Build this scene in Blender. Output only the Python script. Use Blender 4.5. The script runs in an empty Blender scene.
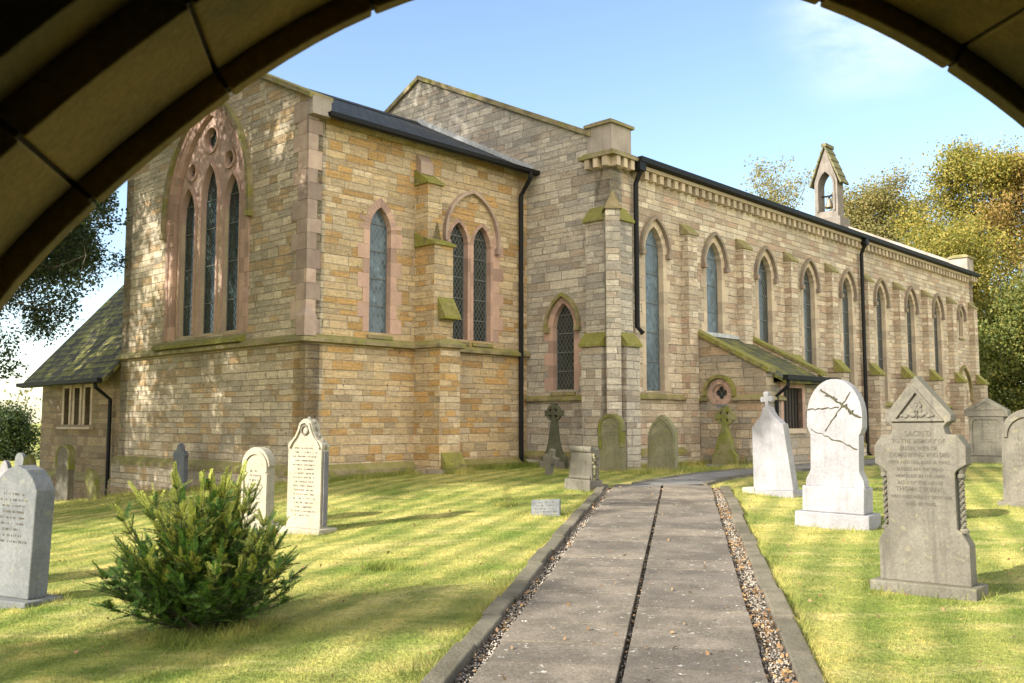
import bpy, bmesh, math, random
import numpy as np
from mathutils import Vector, Matrix
R = math.radians
rng = np.random.default_rng(7)
random.seed(7)
scene = bpy.context.scene
COL = scene.collection

# ------------------------------------------------------------------ camera
cam_d = bpy.data.cameras.new('camera')
cam = bpy.data.objects.new('camera', cam_d); COL.objects.link(cam)
cam_d.sensor_width = 36; cam_d.lens = 36 * 935 / 1024
cam_d.clip_start = 0.05; cam_d.clip_end = 3000
cam.location = (0, 0, 1.6)
cam.rotation_euler = (R(90 + 4.86), 0, 0)
cam_d.dof.use_dof = True; cam_d.dof.focus_distance = 17; cam_d.dof.aperture_fstop = 7
scene.camera = cam
# ------------------------------------------------------------------ light
SUN_EL = 29.0
SH = np.array([-.87, -.49]); SH /= np.linalg.norm(SH)          # horizontal direction towards the sun
sdir = Vector((SH[0] * math.cos(R(SUN_EL)), SH[1] * math.cos(R(SUN_EL)), math.sin(R(SUN_EL))))
world = bpy.data.worlds.new('World'); scene.world = world; world.use_nodes = True
SKY_STRENGTH = 0.125
FILL_CLOUD = (11.4, 10.6, 9.1)
sun_d = bpy.data.lights.new('sun', 'SUN'); sun_d.energy = 4.9; sun_d.angle = R(0.55); sun_d.color = (1, .93, .80)
sun = bpy.data.objects.new('sun', sun_d); COL.objects.link(sun)
sun.rotation_euler = sdir.to_track_quat('Z', 'Y').to_euler()
sun.location = sdir * 60
scene.view_settings.view_transform = 'Standard'; scene.view_settings.look = 'None'
scene.view_settings.exposure = 1.3; scene.view_settings.gamma = 1
scene.cycles.max_bounces = 8; scene.cycles.diffuse_bounces = 5; scene.cycles.transparent_max_bounces = 8

# ------------------------------------------------------------------ node helpers
class G:
    def __init__(s, tree): s.t = tree; s.N = tree.nodes; s.L = tree.links
    def new(s, typ, **kw):
        n = s.N.new(typ)
        for k, v in kw.items(): setattr(n, k, v)
        return n
    def put(s, sock, v):
        if hasattr(v, 'is_linked') or isinstance(v, bpy.types.NodeSocket): s.L.new(v, sock)
        else:
            if isinstance(v, (tuple, list)) and len(v) == 3 and sock.type == 'RGBA': v = (*v, 1)
            sock.default_value = v
    def m(s, op, a, b=0.0, c=0.0, clamp=False):
        n = s.new('ShaderNodeMath', operation=op, use_clamp=clamp)
        s.put(n.inputs[0], a)
        if len(n.inputs) > 1: s.put(n.inputs[1], b)
        if len(n.inputs) > 2: s.put(n.inputs[2], c)
        return n.outputs[0]
    def mix(s, f, a, b, mode='MIX'):
        n = s.new('ShaderNodeMix', data_type='RGBA', blend_type=mode)
        s.put(n.inputs[0], f); s.put(n.inputs[6], a); s.put(n.inputs[7], b)
        return n.outputs[2]
    def noise(s, vec, scale, detail=4, rough=.55, out='Fac'):
        n = s.new('ShaderNodeTexNoise'); n.inputs['Scale'].default_value = scale
        n.inputs['Detail'].default_value = detail; n.inputs['Roughness'].default_value = rough
        if vec is not None: s.L.new(vec, n.inputs['Vector'])
        return n.outputs[out]
    def ramp(s, f, stops, interp='LINEAR'):
        n = s.new('ShaderNodeValToRGB'); n.color_ramp.interpolation = interp
        e = n.color_ramp.elements
        while len(e) < len(stops): e.new(0.5)
        for i, (p, c) in enumerate(stops):
            e[i].position = p; e[i].color = (*c, 1) if len(c) == 3 else c
        s.put(n.inputs[0], f)
        return n.outputs[0]
    def rng(s, f, a, b, c=0.0, d=1.0):
        n = s.new('ShaderNodeMapRange'); n.interpolation_type = 'SMOOTHSTEP'
        s.put(n.inputs[0], f)
        for i, v in enumerate((a, b, c, d)): s.put(n.inputs[i + 1], v)
        return n.outputs[0]
def material(name):
    m = bpy.data.materials.new(name); m.use_nodes = True
    g = G(m.node_tree); b = m.node_tree.nodes['Principled BSDF']
    b.inputs['Specular IOR Level'].default_value = .25
    b.inputs['Roughness'].default_value = .85
    return m, g, b
def bump(g, b, h, dist=.02, strength=.8):
    n = g.new('ShaderNodeBump'); n.inputs['Distance'].default_value = dist; n.inputs['Strength'].default_value = strength
    g.put(n.inputs['Height'], h); g.L.new(n.outputs[0], b.inputs['Normal'])
MOSS_A, MOSS_B = (.27, .245, .05), (.11, .12, .03)

# sky: nishita + thin wisps of cloud by direction
g = G(world.node_tree); bg = world.node_tree.nodes['Background']
sky = g.new('ShaderNodeTexSky', sky_type='NISHITA'); sky.sun_disc = False
sky.sun_elevation = R(SUN_EL); sky.sun_rotation = math.atan2(SH[0], SH[1])
sky.air_density = 1.0; sky.dust_density = .5; sky.ozone_density = 1.1
geo = g.new('ShaderNodeTexCoord')
mp = g.new('ShaderNodeMapping'); mp.inputs['Scale'].default_value = (1.0, 1.0, 2.6); mp.inputs['Location'].default_value = (1.35, .2, .0)
g.L.new(geo.outputs['Generated'], mp.inputs['Vector'])
vd = g.new('ShaderNodeVectorMath', operation='DISTANCE'); g.L.new(geo.outputs['Generated'], vd.inputs[0]); vd.inputs[1].default_value = (.345, .855, .400)
wisp = g.m('MULTIPLY', g.rng(vd.outputs['Value'], 0.0, .125, 1.0, 0.0), g.rng(g.noise(mp.outputs[0], 6.5, 5, .55), .34, .70))
cl = g.m('MAXIMUM', g.m('MULTIPLY', g.rng(g.noise(mp.outputs[0], 3.1, 5, .52), .58, .80), .6), g.m('MULTIPLY', wisp, 1.9))
# unseen fill light for the shaded walls: an added cloud bank standing behind the photographer's right shoulder
vb = g.new('ShaderNodeVectorMath', operation='DOT_PRODUCT'); g.L.new(geo.outputs['Generated'], vb.inputs[0]); vb.inputs[1].default_value = (.30, -.94, .16)
fill_bank = g.m('MULTIPLY', g.rng(vb.outputs['Value'], .22, .62), g.rng(g.noise(mp.outputs[0], 2.3, 5, .55), .30, .50))
skyc = g.mix(g.m('MULTIPLY', cl, .45), sky.outputs[0], (5.0, 5.2, 5.4))
g.put(bg.inputs['Color'], g.mix(fill_bank, skyc, FILL_CLOUD))
bg.inputs['Strength'].default_value = SKY_STRENGTH

# ------------------------------------------------------------------ materials
def stone(name, pal, h=.17, w=.46, mortar=(.30, .26, .20), stain=.5, stain_col=(.16, .14, .11), moss=0.0, seed=0.0, pits=1.0, mort_w=.007):
    m, g, b = material(name)
    uv = g.new('ShaderNodeUVMap').outputs[0]
    sp = g.new('ShaderNodeSeparateXYZ'); g.L.new(uv, sp.inputs[0]); x, y = sp.outputs[0], sp.outputs[1]
    y = g.m('ADD', y, g.m('ADD', g.m('MULTIPLY', g.m('SINE', g.m('MULTIPLY', y, 3.1)), .05), g.m('MULTIPLY', g.m('SINE', g.m('MULTIPLY', y, 8.3)), .03)))
    yn = g.m('DIVIDE', g.m('ADD', y, 100.0), h)
    row = g.m('FLOOR', yn); fy = g.m('FRACT', yn)
    wn = g.new('ShaderNodeTexWhiteNoise', noise_dimensions='1D'); g.L.new(g.m('ADD', row, seed), wn.inputs['W']); rr = wn.outputs['Value']
    xs = g.m('ADD', g.m('MULTIPLY', x, g.m('MULTIPLY_ADD', rr, .7, .7)), g.m('MULTIPLY', rr, 37.0))
    xn = g.m('ADD', g.m('DIVIDE', xs, w), 50.0)
    xn = g.m('ADD', xn, g.m('MULTIPLY', g.m('SINE', g.m('MULTIPLY_ADD', xn, 2.3, g.m('MULTIPLY', rr, 50.0))), .26))
    colm = g.m('FLOOR', xn); fx = g.m('FRACT', xn)
    cv = g.new('ShaderNodeCombineXYZ'); g.L.new(colm, cv.inputs[0]); g.L.new(row, cv.inputs[1]); cv.inputs[2].default_value = seed
    w3 = g.new('ShaderNodeTexWhiteNoise', noise_dimensions='3D'); g.L.new(cv.outputs[0], w3.inputs['Vector'])
    s3 = g.new('ShaderNodeSeparateColor'); g.L.new(w3.outputs['Color'], s3.inputs[0])
    dx = g.m('MULTIPLY', g.m('MINIMUM', fx, g.m('SUBTRACT', 1.0, fx)), w)
    dy = g.m('MULTIPLY', g.m('MINIMUM', fy, g.m('SUBTRACT', 1.0, fy)), h)
    fine = g.noise(uv, 38, 4, .65); med = g.noise(uv, 7, 4, .6); big = g.noise(uv, .55, 5, .62)
    d = g.m('ADD', g.m('MINIMUM', dx, dy), g.m('MULTIPLY', g.m('SUBTRACT', g.noise(uv, 12, 3, .6), .5), .026))
    block = g.rng(d, mort_w * .35, mort_w * 1.5)
    n = len(pal)
    col = g.ramp(s3.outputs[0], [(i / n, c) for i, c in enumerate(pal)], 'CONSTANT')
    col = g.mix(1.0, col, g.ramp(s3.outputs[1], [(0, (.80, .80, .81)), (1, (1.12, 1.11, 1.10))]), 'MULTIPLY')
    # bedding streaks inside each block
    mp = g.new('ShaderNodeMapping'); mp.inputs['Scale'].default_value = (1.2, 14, 1); g.L.new(uv, mp.inputs['Vector'])
    col = g.mix(1.0, col, g.ramp(g.noise(mp.outputs[0], 2.2, 4, .6), [(.25, (.70, .66, .60)), (.75, (1.20, 1.20, 1.18))]), 'MULTIPLY')
    col = g.mix(1.0, col, g.ramp(fine, [(.25, (.74, .74, .74)), (.7, (1.12, 1.12, 1.12))]), 'MULTIPLY')
    col = g.mix(g.m('MULTIPLY', g.rng(big, .48, .72), stain), col, stain_col)
    col = g.mix(g.m('MULTIPLY', g.rng(med, .58, .74), stain * .5), col, stain_col)
    # rain streaks and soot
    mr = g.new('ShaderNodeMapping'); mr.inputs['Scale'].default_value = (2.6, .22, 1); g.L.new(uv, mr.inputs['Vector'])
    rain = g.rng(g.noise(mr.outputs[0], 1.7, 5, .62), .50, .74)
    col = g.mix(g.m('MULTIPLY', rain, min(.6, stain * .75)), col, g.mix(.55, col, stain_col))
    # spalled faces: irregular paler and darker patches inside blocks
    sp2 = g.noise(uv, 16, 3, .6); col = g.mix(1.0, col, g.ramp(sp2, [(.34, (.80, .79, .77)), (.5, (1, 1, 1)), (.66, (1.14, 1.13, 1.11))]), 'MULTIPLY')
    # weather-holes
    vo = g.new('ShaderNodeTexVoronoi'); vo.inputs['Scale'].default_value = 5.5; g.L.new(uv, vo.inputs['Vector'])
    pit = g.m('MULTIPLY', g.rng(vo.outputs['Distance'], .13, .05), g.m('MULTIPLY', g.rng(g.noise(uv, 1.7, 2), .48, .6), pits))
    mc = g.mix(g.rng(med, .35, .65), mortar, tuple(c * .62 for c in mortar))
    col = g.mix(block, mc, col)
    col = g.mix(g.m('MULTIPLY', pit, .85), col, (.05, .04, .03))
    if moss:
        ge = g.new('ShaderNodeNewGeometry'); sn = g.new('ShaderNodeSeparateXYZ'); g.L.new(ge.outputs['Normal'], sn.inputs[0])
        mf = g.m('MAXIMUM', g.m('MULTIPLY', g.rng(g.noise(uv, 1.3, 5, .65), .5, .66), moss), g.m('MULTIPLY', g.rng(sn.outputs[2], .25, .6), .9))
        col = g.mix(mf, col, g.mix(fine, MOSS_A, MOSS_B))
    g.put(b.inputs['Base Color'], col)
    hgt = g.m('ADD', g.m('MULTIPLY', block, .6), g.m('ADD', g.m('MULTIPLY', fine, .35), g.m('MULTIPLY', med, .5)))
    hgt = g.m('ADD', hgt, g.m('MULTIPLY', s3.outputs[2], .35)); hgt = g.m('SUBTRACT', hgt, pit)
    bump(g, b, hgt, .03, .9)
    return m
def plain(name, c1, c2, scale=6, rough=.85, moss=0.0, island=.35, fine_s=45, bumpd=.008, lichen=0.0, streak=0.0, mossy=(MOSS_A, MOSS_B), coord='Object', spec=.25):
    """weathered single material: two tones, fine grain, per-block variation, optional moss and lichen"""
    m, g, b = material(name)
    tc = g.new('ShaderNodeTexCoord').outputs[coord]
    n1 = g.noise(tc, scale, 5, .62); n2 = g.noise(tc, fine_s, 4, .65)
    col = g.mix(g.rng(n1, .32, .68), c1, c2)
    col = g.mix(1.0, col, g.ramp(n2, [(.25, (.76, .76, .76)), (.72, (1.12, 1.12, 1.12))]), 'MULTIPLY')
    ge = g.new('ShaderNodeNewGeometry')
    if island:
        col = g.mix(island, col, g.mix(1.0, col, g.ramp(ge.outputs['Random Per Island'], [(0, (.45, .45, .47)), (.5, (1, 1, 1)), (1, (1.5, 1.45, 1.38))]), 'MULTIPLY'))
    if streak:
        mp = g.new('ShaderNodeMapping'); mp.inputs['Scale'].default_value = (9, 9, .7); g.L.new(tc, mp.inputs['Vector'])
        col = g.mix(g.m('MULTIPLY', g.rng(g.noise(mp.outputs[0], 1.5, 4), .5, .75), streak), col, tuple(c * .4 for c in c1))
    if lichen:
        col = g.mix(g.m('MULTIPLY', g.rng(g.noise(tc, 11, 5, .7), .58, .66), lichen), col, (.30, .27, .12))
        col = g.mix(g.m('MULTIPLY', g.rng(g.noise(tc, 23, 4, .7), .60, .66), lichen), col, (.06, .055, .05))
    if moss:
        sn = g.new('ShaderNodeSeparateXYZ'); g.L.new(ge.outputs['Normal'], sn.inputs[0])
        mf = g.m('MAXIMUM', g.m('MULTIPLY', g.rng(g.noise(tc, 3.3, 5, .68), .66 - moss * .3, .74 - moss * .3), min(1, moss + .25)), g.m('MULTIPLY', g.rng(sn.outputs[2], .3, .7), moss))
        col = g.mix(mf, col, g.mix(g.rng(n2, .35, .65), *mossy))
    g.put(b.inputs['Base Color'], col); b.inputs['Roughness'].default_value = rough
    b.inputs['Specular IOR Level'].default_value = spec
    bump(g, b, g.m('ADD', n2, g.m('MULTIPLY', n1, 1.5)), bumpd, .8)
    return m
def slates(name, c1, c2, h=.2, w=.28, moss=0.0):
    m, g, b = material(name)
    uv = g.new('ShaderNodeUVMap').outputs[0]
    sp = g.new('ShaderNodeSeparateXYZ'); g.L.new(uv, sp.inputs[0])
    yn = g.m('DIVIDE', g.m('ADD', sp.outputs[1], 100), h); row = g.m('FLOOR', yn); fy = g.m('FRACT', yn)
    xn = g.m('ADD', g.m('DIVIDE', g.m('ADD', sp.outputs[0], 100), w), g.m('MULTIPLY', g.m('MODULO', row, 2.0), .5))
    cv = g.new('ShaderNodeCombineXYZ'); g.L.new(g.m('FLOOR', xn), cv.inputs[0]); g.L.new(row, cv.inputs[1])
    w3 = g.new('ShaderNodeTexWhiteNoise', noise_dimensions='2D'); g.L.new(cv.outputs[0], w3.inputs['Vector'])
    fx = g.m('FRACT', xn)
    gap = g.m('MULTIPLY', g.rng(g.m('MINIMUM', fx, g.m('SUBTRACT', 1.0, fx)), .01, .04), g.rng(fy, .02, .09))
    col = g.mix(w3.outputs['Value'], c1, c2)
    n1 = g.noise(uv, 2.1, 5, .65); n2 = g.noise(uv, 30, 4, .65)
    col = g.mix(1.0, col, g.ramp(n2, [(.3, (.7, .7, .7)), (.7, (1.2, 1.2, 1.2))]), 'MULTIPLY')
    if moss: col = g.mix(g.m('MULTIPLY', g.rng(g.m('ADD', n1, g.m('MULTIPLY', g.m('SUBTRACT', .5, fy), .12)), .62 - moss * .2, .76 - moss * .2), moss), col, g.mix(n2, MOSS_A, MOSS_B))
    col = g.mix(gap, (.012, .012, .012), col)
    g.put(b.inputs['Base Color'], col); b.inputs['Roughness'].default_value = .8; b.inputs['Specular IOR Level'].default_value = .2
    bump(g, b, g.m('ADD', g.m('MULTIPLY', g.m('SUBTRACT', 1.0, fy), 1.0), g.m('ADD', g.m('MULTIPLY', gap, .4), g.m('ADD', g.m('MULTIPLY', n2, .3), g.m('MULTIPLY', w3.outputs['Value'], .4)))), .022, .9)
    return m
def leaf(name, ca, cb, cc, trans=.35):
    m, g, b = material(name)
    ge = g.new('ShaderNodeNewGeometry'); tc = g.new('ShaderNodeTexCoord')
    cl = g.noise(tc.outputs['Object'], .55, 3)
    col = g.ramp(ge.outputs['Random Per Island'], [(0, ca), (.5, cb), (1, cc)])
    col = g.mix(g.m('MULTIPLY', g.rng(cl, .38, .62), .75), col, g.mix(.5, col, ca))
    g.put(b.inputs['Base Color'], col); b.inputs['Roughness'].default_value = .55
    tr = g.new('ShaderNodeBsdfTranslucent'); g.put(tr.inputs['Color'], g.mix(1.0, col, (1.3, 1.35, .7), 'MULTIPLY'))
    ms = g.new('ShaderNodeMixShader'); ms.inputs[0].default_value = trans
    g.L.new(b.outputs[0], ms.inputs[1]); g.L.new(tr.outputs[0], ms.inputs[2])
    out = m.node_tree.nodes['Material Output']; g.L.new(ms.outputs[0], out.inputs['Surface'])
    return m
def simple(name, c, rough=.5, metal=0.0, spec=.4):
    m, g, b = material(name)
    tc = g.new('ShaderNodeTexCoord').outputs['Object']; n = g.noise(tc, 14, 4)
    g.put(b.inputs['Base Color'], g.mix(g.rng(n, .3, .7), c, tuple(v * .7 for v in c)))
    b.inputs['Roughness'].default_value = rough; b.inputs['Metallic'].default_value = metal; b.inputs['Specular IOR Level'].default_value = spec
    return m
def lead_glass(name, c, lattice=.11, rough=.12, leadc=(.10, .11, .11), tilt=.6):
    m, g, b = material(name)
    uv = g.new('ShaderNodeUVMap').outputs[0]
    sp = g.new('ShaderNodeSeparateXYZ'); g.L.new(uv, sp.inputs[0]); x, y = sp.outputs[0], sp.outputs[1]
    y2 = g.m('MULTIPLY', y, .68)
    p = g.m('DIVIDE', g.m('ADD', x, y2), lattice); q = g.m('DIVIDE', g.m('SUBTRACT', x, y2), lattice)
    def edge(v):
        f = g.m('FRACT', g.m('ADD', v, 100.0)); return g.m('MINIMUM', f, g.m('SUBTRACT', 1.0, f))
    lead = g.rng(g.m('MINIMUM', edge(p), edge(q)), .05, .09, 1.0, 0.0)
    cv = g.new('ShaderNodeCombineXYZ'); g.L.new(g.m('FLOOR', p), cv.inputs[0]); g.L.new(g.m('FLOOR', q), cv.inputs[1])
    w3 = g.new('ShaderNodeTexWhiteNoise', noise_dimensions='2D'); g.L.new(cv.outputs[0], w3.inputs['Vector'])
    nz = g.noise(uv, 3.0, 4, .6)
    col = g.mix(w3.outputs['Value'], c, tuple(v * .45 for v in c))
    col = g.mix(g.rng(nz, .55, .75), col, tuple(v * 1.9 for v in c))
    g.put(b.inputs['Base Color'], g.mix(lead, col, leadc))
    g.put(b.inputs['Roughness'], g.m('MULTIPLY_ADD', lead, .4, rough)); b.inputs['Specular IOR Level'].default_value = .5
    bump(g, b, g.m('ADD', g.m('MULTIPLY', w3.outputs['Value'], tilt), g.m('ADD', g.m('MULTIPLY', lead, .6), g.m('MULTIPLY', g.noise(uv, 16, 2), .5))), .01, .5)
    return m

TAN, OCH, CREAM = (.48, .37, .225), (.45, .29, .125), (.54, .44, .31)
M = {}
M['chancel'] = stone('chancel_sandstone', [TAN, CREAM, OCH, (.48, .365, .23), (.41, .265, .12), TAN, (.50, .40, .27), (.41, .325, .215)], .142, .42, stain=.42, seed=3, mortar=(.44, .36, .25))
M['east'] = stone('east_wall_sandstone', [(.48, .41, .315), (.44, .38, .30), (.44, .325, .20), (.53, .46, .355), (.42, .37, .30), (.50, .43, .335), (.40, .305, .20)], .142, .42, stain=.75, seed=9, mortar=(.33, .29, .22), moss=.12)
M['nave'] = stone('nave_sandstone', [(.48, .40, .31), (.54, .465, .37), (.40, .325, .25), (.51, .425, .33), (.45, .39, .32), (.41, .305, .235), (.55, .485, .395)], .155, .46, stain=.4, seed=15, mortar=(.34, .29, .23), pits=.4)
M['nave_east'] = stone('nave_gable_sandstone', [(.42, .385, .335), (.49, .45, .39), (.34, .315, .285), (.44, .395, .335), (.37, .315, .26), (.47, .43, .37)], .155, .45, stain=.6, stain_col=(.17, .16, .15), seed=23, mortar=(.33, .30, .26), pits=.4)
M['vestry'] = stone('vestry_sandstone', [(.29, .215, .13), (.25, .18, .105), (.31, .24, .15), (.21, .15, .09)], .17, .45, stain=.6, seed=31, moss=.2)  # palette darkened to put the vestry's deep shade into the stone colour
M['annex'] = stone('annex_sandstone', [(.40, .33, .25), (.33, .29, .24), (.38, .28, .19), (.30, .27, .23), (.44, .37, .28)], .17, .45, stain=.55, seed=37, pits=.4)
M['pink'] = plain('pink_dressed_sandstone', (.42, .285, .225), (.36, .24, .20), 3, island=.45, streak=.15)
M['purple'] = plain('purple_quoin_sandstone', (.30, .22, .19), (.38, .30, .24), 3, island=.6, streak=.2)
M['pale'] = plain('pale_dressed_sandstone', (.46, .38, .28), (.40, .32, .24), 3, island=.4, streak=.2)
M['block'] = plain('grey_dressed_sandstone', (.33, .285, .245), (.25, .215, .185), 2.5, island=.3, streak=.35)
M['mould'] = plain('dark_moulding_stone', (.26, .20, .16), (.18, .15, .12), 4, island=.2, moss=.25)
M['moss'] = plain('mossy_weathering', (.27, .235, .09), (.12, .11, .045), 7, island=.3, moss=.7, bumpd=.02)
M['string'] = plain('mossy_string_course', (.29, .235, .14), (.15, .13, .07), 3.5, island=.2, moss=.5, bumpd=.012)
M['slate'] = slates('blue_grey_slates', (.05, .058, .064), (.03, .034, .04), .2, .26, .15)
M['slate_moss'] = slates('mossy_stone_slates', (.085, .075, .042), (.05, .046, .028), .23, .34, .9)
M['slate_green'] = slates('green_grey_slates', (.105, .105, .06), (.065, .07, .042), .15, .22, .8)
M['black'] = simple('black_painted_iron', (.009, .0095, .0105), .6, spec=.2)
M['lead'] = simple('lead_flashing', (.42, .43, .44), .5)
M['bar'] = simple('glazing_bar_iron', (.13, .14, .14), .6)
M['bronze'] = simple('bell_bronze', (.34, .28, .20), .4, .6)
M['door'] = simple('old_oak_boards', (.055, .045, .035), .7)
M['glass_sky_tone'] = lead_glass('sky_toned_leaded_glass', (.085, .125, .155), rough=.3, leadc=(.13, .15, .16))  # sky reflection put into the base colour as a paler tone
M['glass_dark'] = lead_glass('dark_leaded_glass', (.030, .038, .036), leadc=(.075, .08, .078), rough=.2)
M['glass_east'] = lead_glass('teal_leaded_glass', (.022, .045, .045), leadc=(.03, .045, .045), rough=.12)
M['bell_stone'] = plain('weathered_bellcote_stone', (.20, .175, .155), (.14, .125, .11), 2.5, island=.3, streak=.4, moss=.1)
M['bell_tile'] = plain('lichened_stone_tiles', (.17, .155, .08), (.10, .095, .06), 5, island=.4, moss=.35)
M['slab'] = None

# ------------------------------------------------------------------ mesh helpers
def tag(o, label=None, cat=None, group=None, kind=None):
    if label: o['label'] = label
    if cat: o['category'] = cat
    if group: o['group'] = group
    if kind: o['kind'] = kind
    return o
def empty(name, loc=(0, 0, 0), rz=0.0, parent=None):
    o = bpy.data.objects.new(name, None); COL.objects.link(o); o.location = loc; o.rotation_euler = (0, 0, rz); o.empty_display_size = .2
    if parent: o.parent = parent
    return o
def box_uv(me):
    n = len(me.polygons)
    if not n: return
    uvl = me.uv_layers.new(name='UVMap')
    nl = len(me.loops)
    vi = np.empty(nl, np.int32); me.loops.foreach_get('vertex_index', vi)
    co = np.empty(len(me.vertices) * 3, np.float32); me.vertices.foreach_get('co', co); co = co.reshape(-1, 3)
    nm = np.empty(n * 3, np.float32); me.polygons.foreach_get('normal', nm); nm = nm.reshape(-1, 3)
    tot = np.empty(n, np.int32); me.polygons.foreach_get('loop_total', tot)
    nrm = np.repeat(nm, tot, axis=0); p = co[vi]
    flat = np.abs(nrm[:, 2]) > .93
    h = np.stack([-nrm[:, 1], nrm[:, 0], np.zeros(nl)], 1); ln = np.linalg.norm(h, axis=1, keepdims=True); h = h / np.maximum(ln, 1e-6)
    vt = np.cross(nrm, h)
    uv = np.stack([(p * h).sum(1), (p * vt).sum(1)], 1)
    uv[flat] = p[flat][:, :2]
    uvl.data.foreach_set('uv', uv.astype(np.float32).ravel())
def pointed(cx, w, z0, zs, zt, n=9):
    """open path: bottom-left jamb, over a two-centred pointed head, bottom-right jamb"""
    a = w / 2; r = zt - zs
    RR = (a * a + r * r) / (2 * a)
    L_ = []
    a1 = math.asin(min(1, r / RR))
    for i in range(n + 1):
        t = a1 * i / n
        L_.append((cx - a + RR - RR * math.cos(t), zs + RR * math.sin(t)))
    Rr = [(2 * cx - x, z) for x, z in reversed(L_[:-1])]
    return [(cx - a, z0)] + L_ + Rr + [(cx + a, z0)]
def roundhead(cx, w, z0, zs, n=14):
    a = w / 2
    return [(cx - a, z0)] + [(cx - a * math.cos(math.pi * i / n), zs + a * math.sin(math.pi * i / n)) for i in range(n + 1)] + [(cx + a, z0)]
def circle(cx, cz, r, n=20): return [(cx + r * math.cos(2 * math.pi * i / n), cz + r * math.sin(2 * math.pi * i / n)) for i in range(n)]
def foil(cx, cz, r, k=4, n=32, depth=.32):
    return [(cx + r * (1 - depth * (1 - abs(math.cos(k * t / 2)))) * math.cos(t), cz + r * (1 - depth * (1 - abs(math.cos(k * t / 2)))) * math.sin(t)) for t in [2 * math.pi * i / n for i in range(n)]]
def offset_path(p, d):
    p = np.array(p, float); out = []
    for i in range(len(p)):
        a = p[max(i - 1, 0)]; c = p[min(i + 1, len(p) - 1)]
        t1 = p[i] - a; t2 = c - p[i]
        n1 = np.array([-t1[1], t1[0]]); n2 = np.array([-t2[1], t2[0]])
        l1, l2 = np.linalg.norm(n1), np.linalg.norm(n2)
        n1 = n1 / l1 if l1 > 1e-9 else n2 / l2; n2 = n2 / l2 if l2 > 1e-9 else n1
        nn = n1 + n2; k = max(1 + n1 @ n2, .35)
        out.append(tuple(p[i] + nn / k * d))
    return out
def S(v0): return lambda a, b, d: (a, v0 + d, b)          # south-facing plane: a=u, b=z, d=depth into wall
def E(u0): return lambda a, b, d: (u0 + d, a, b)          # east-facing plane: a=v
def WALLN(v0): return lambda a, b, d: (a, v0 - d, b)
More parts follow.
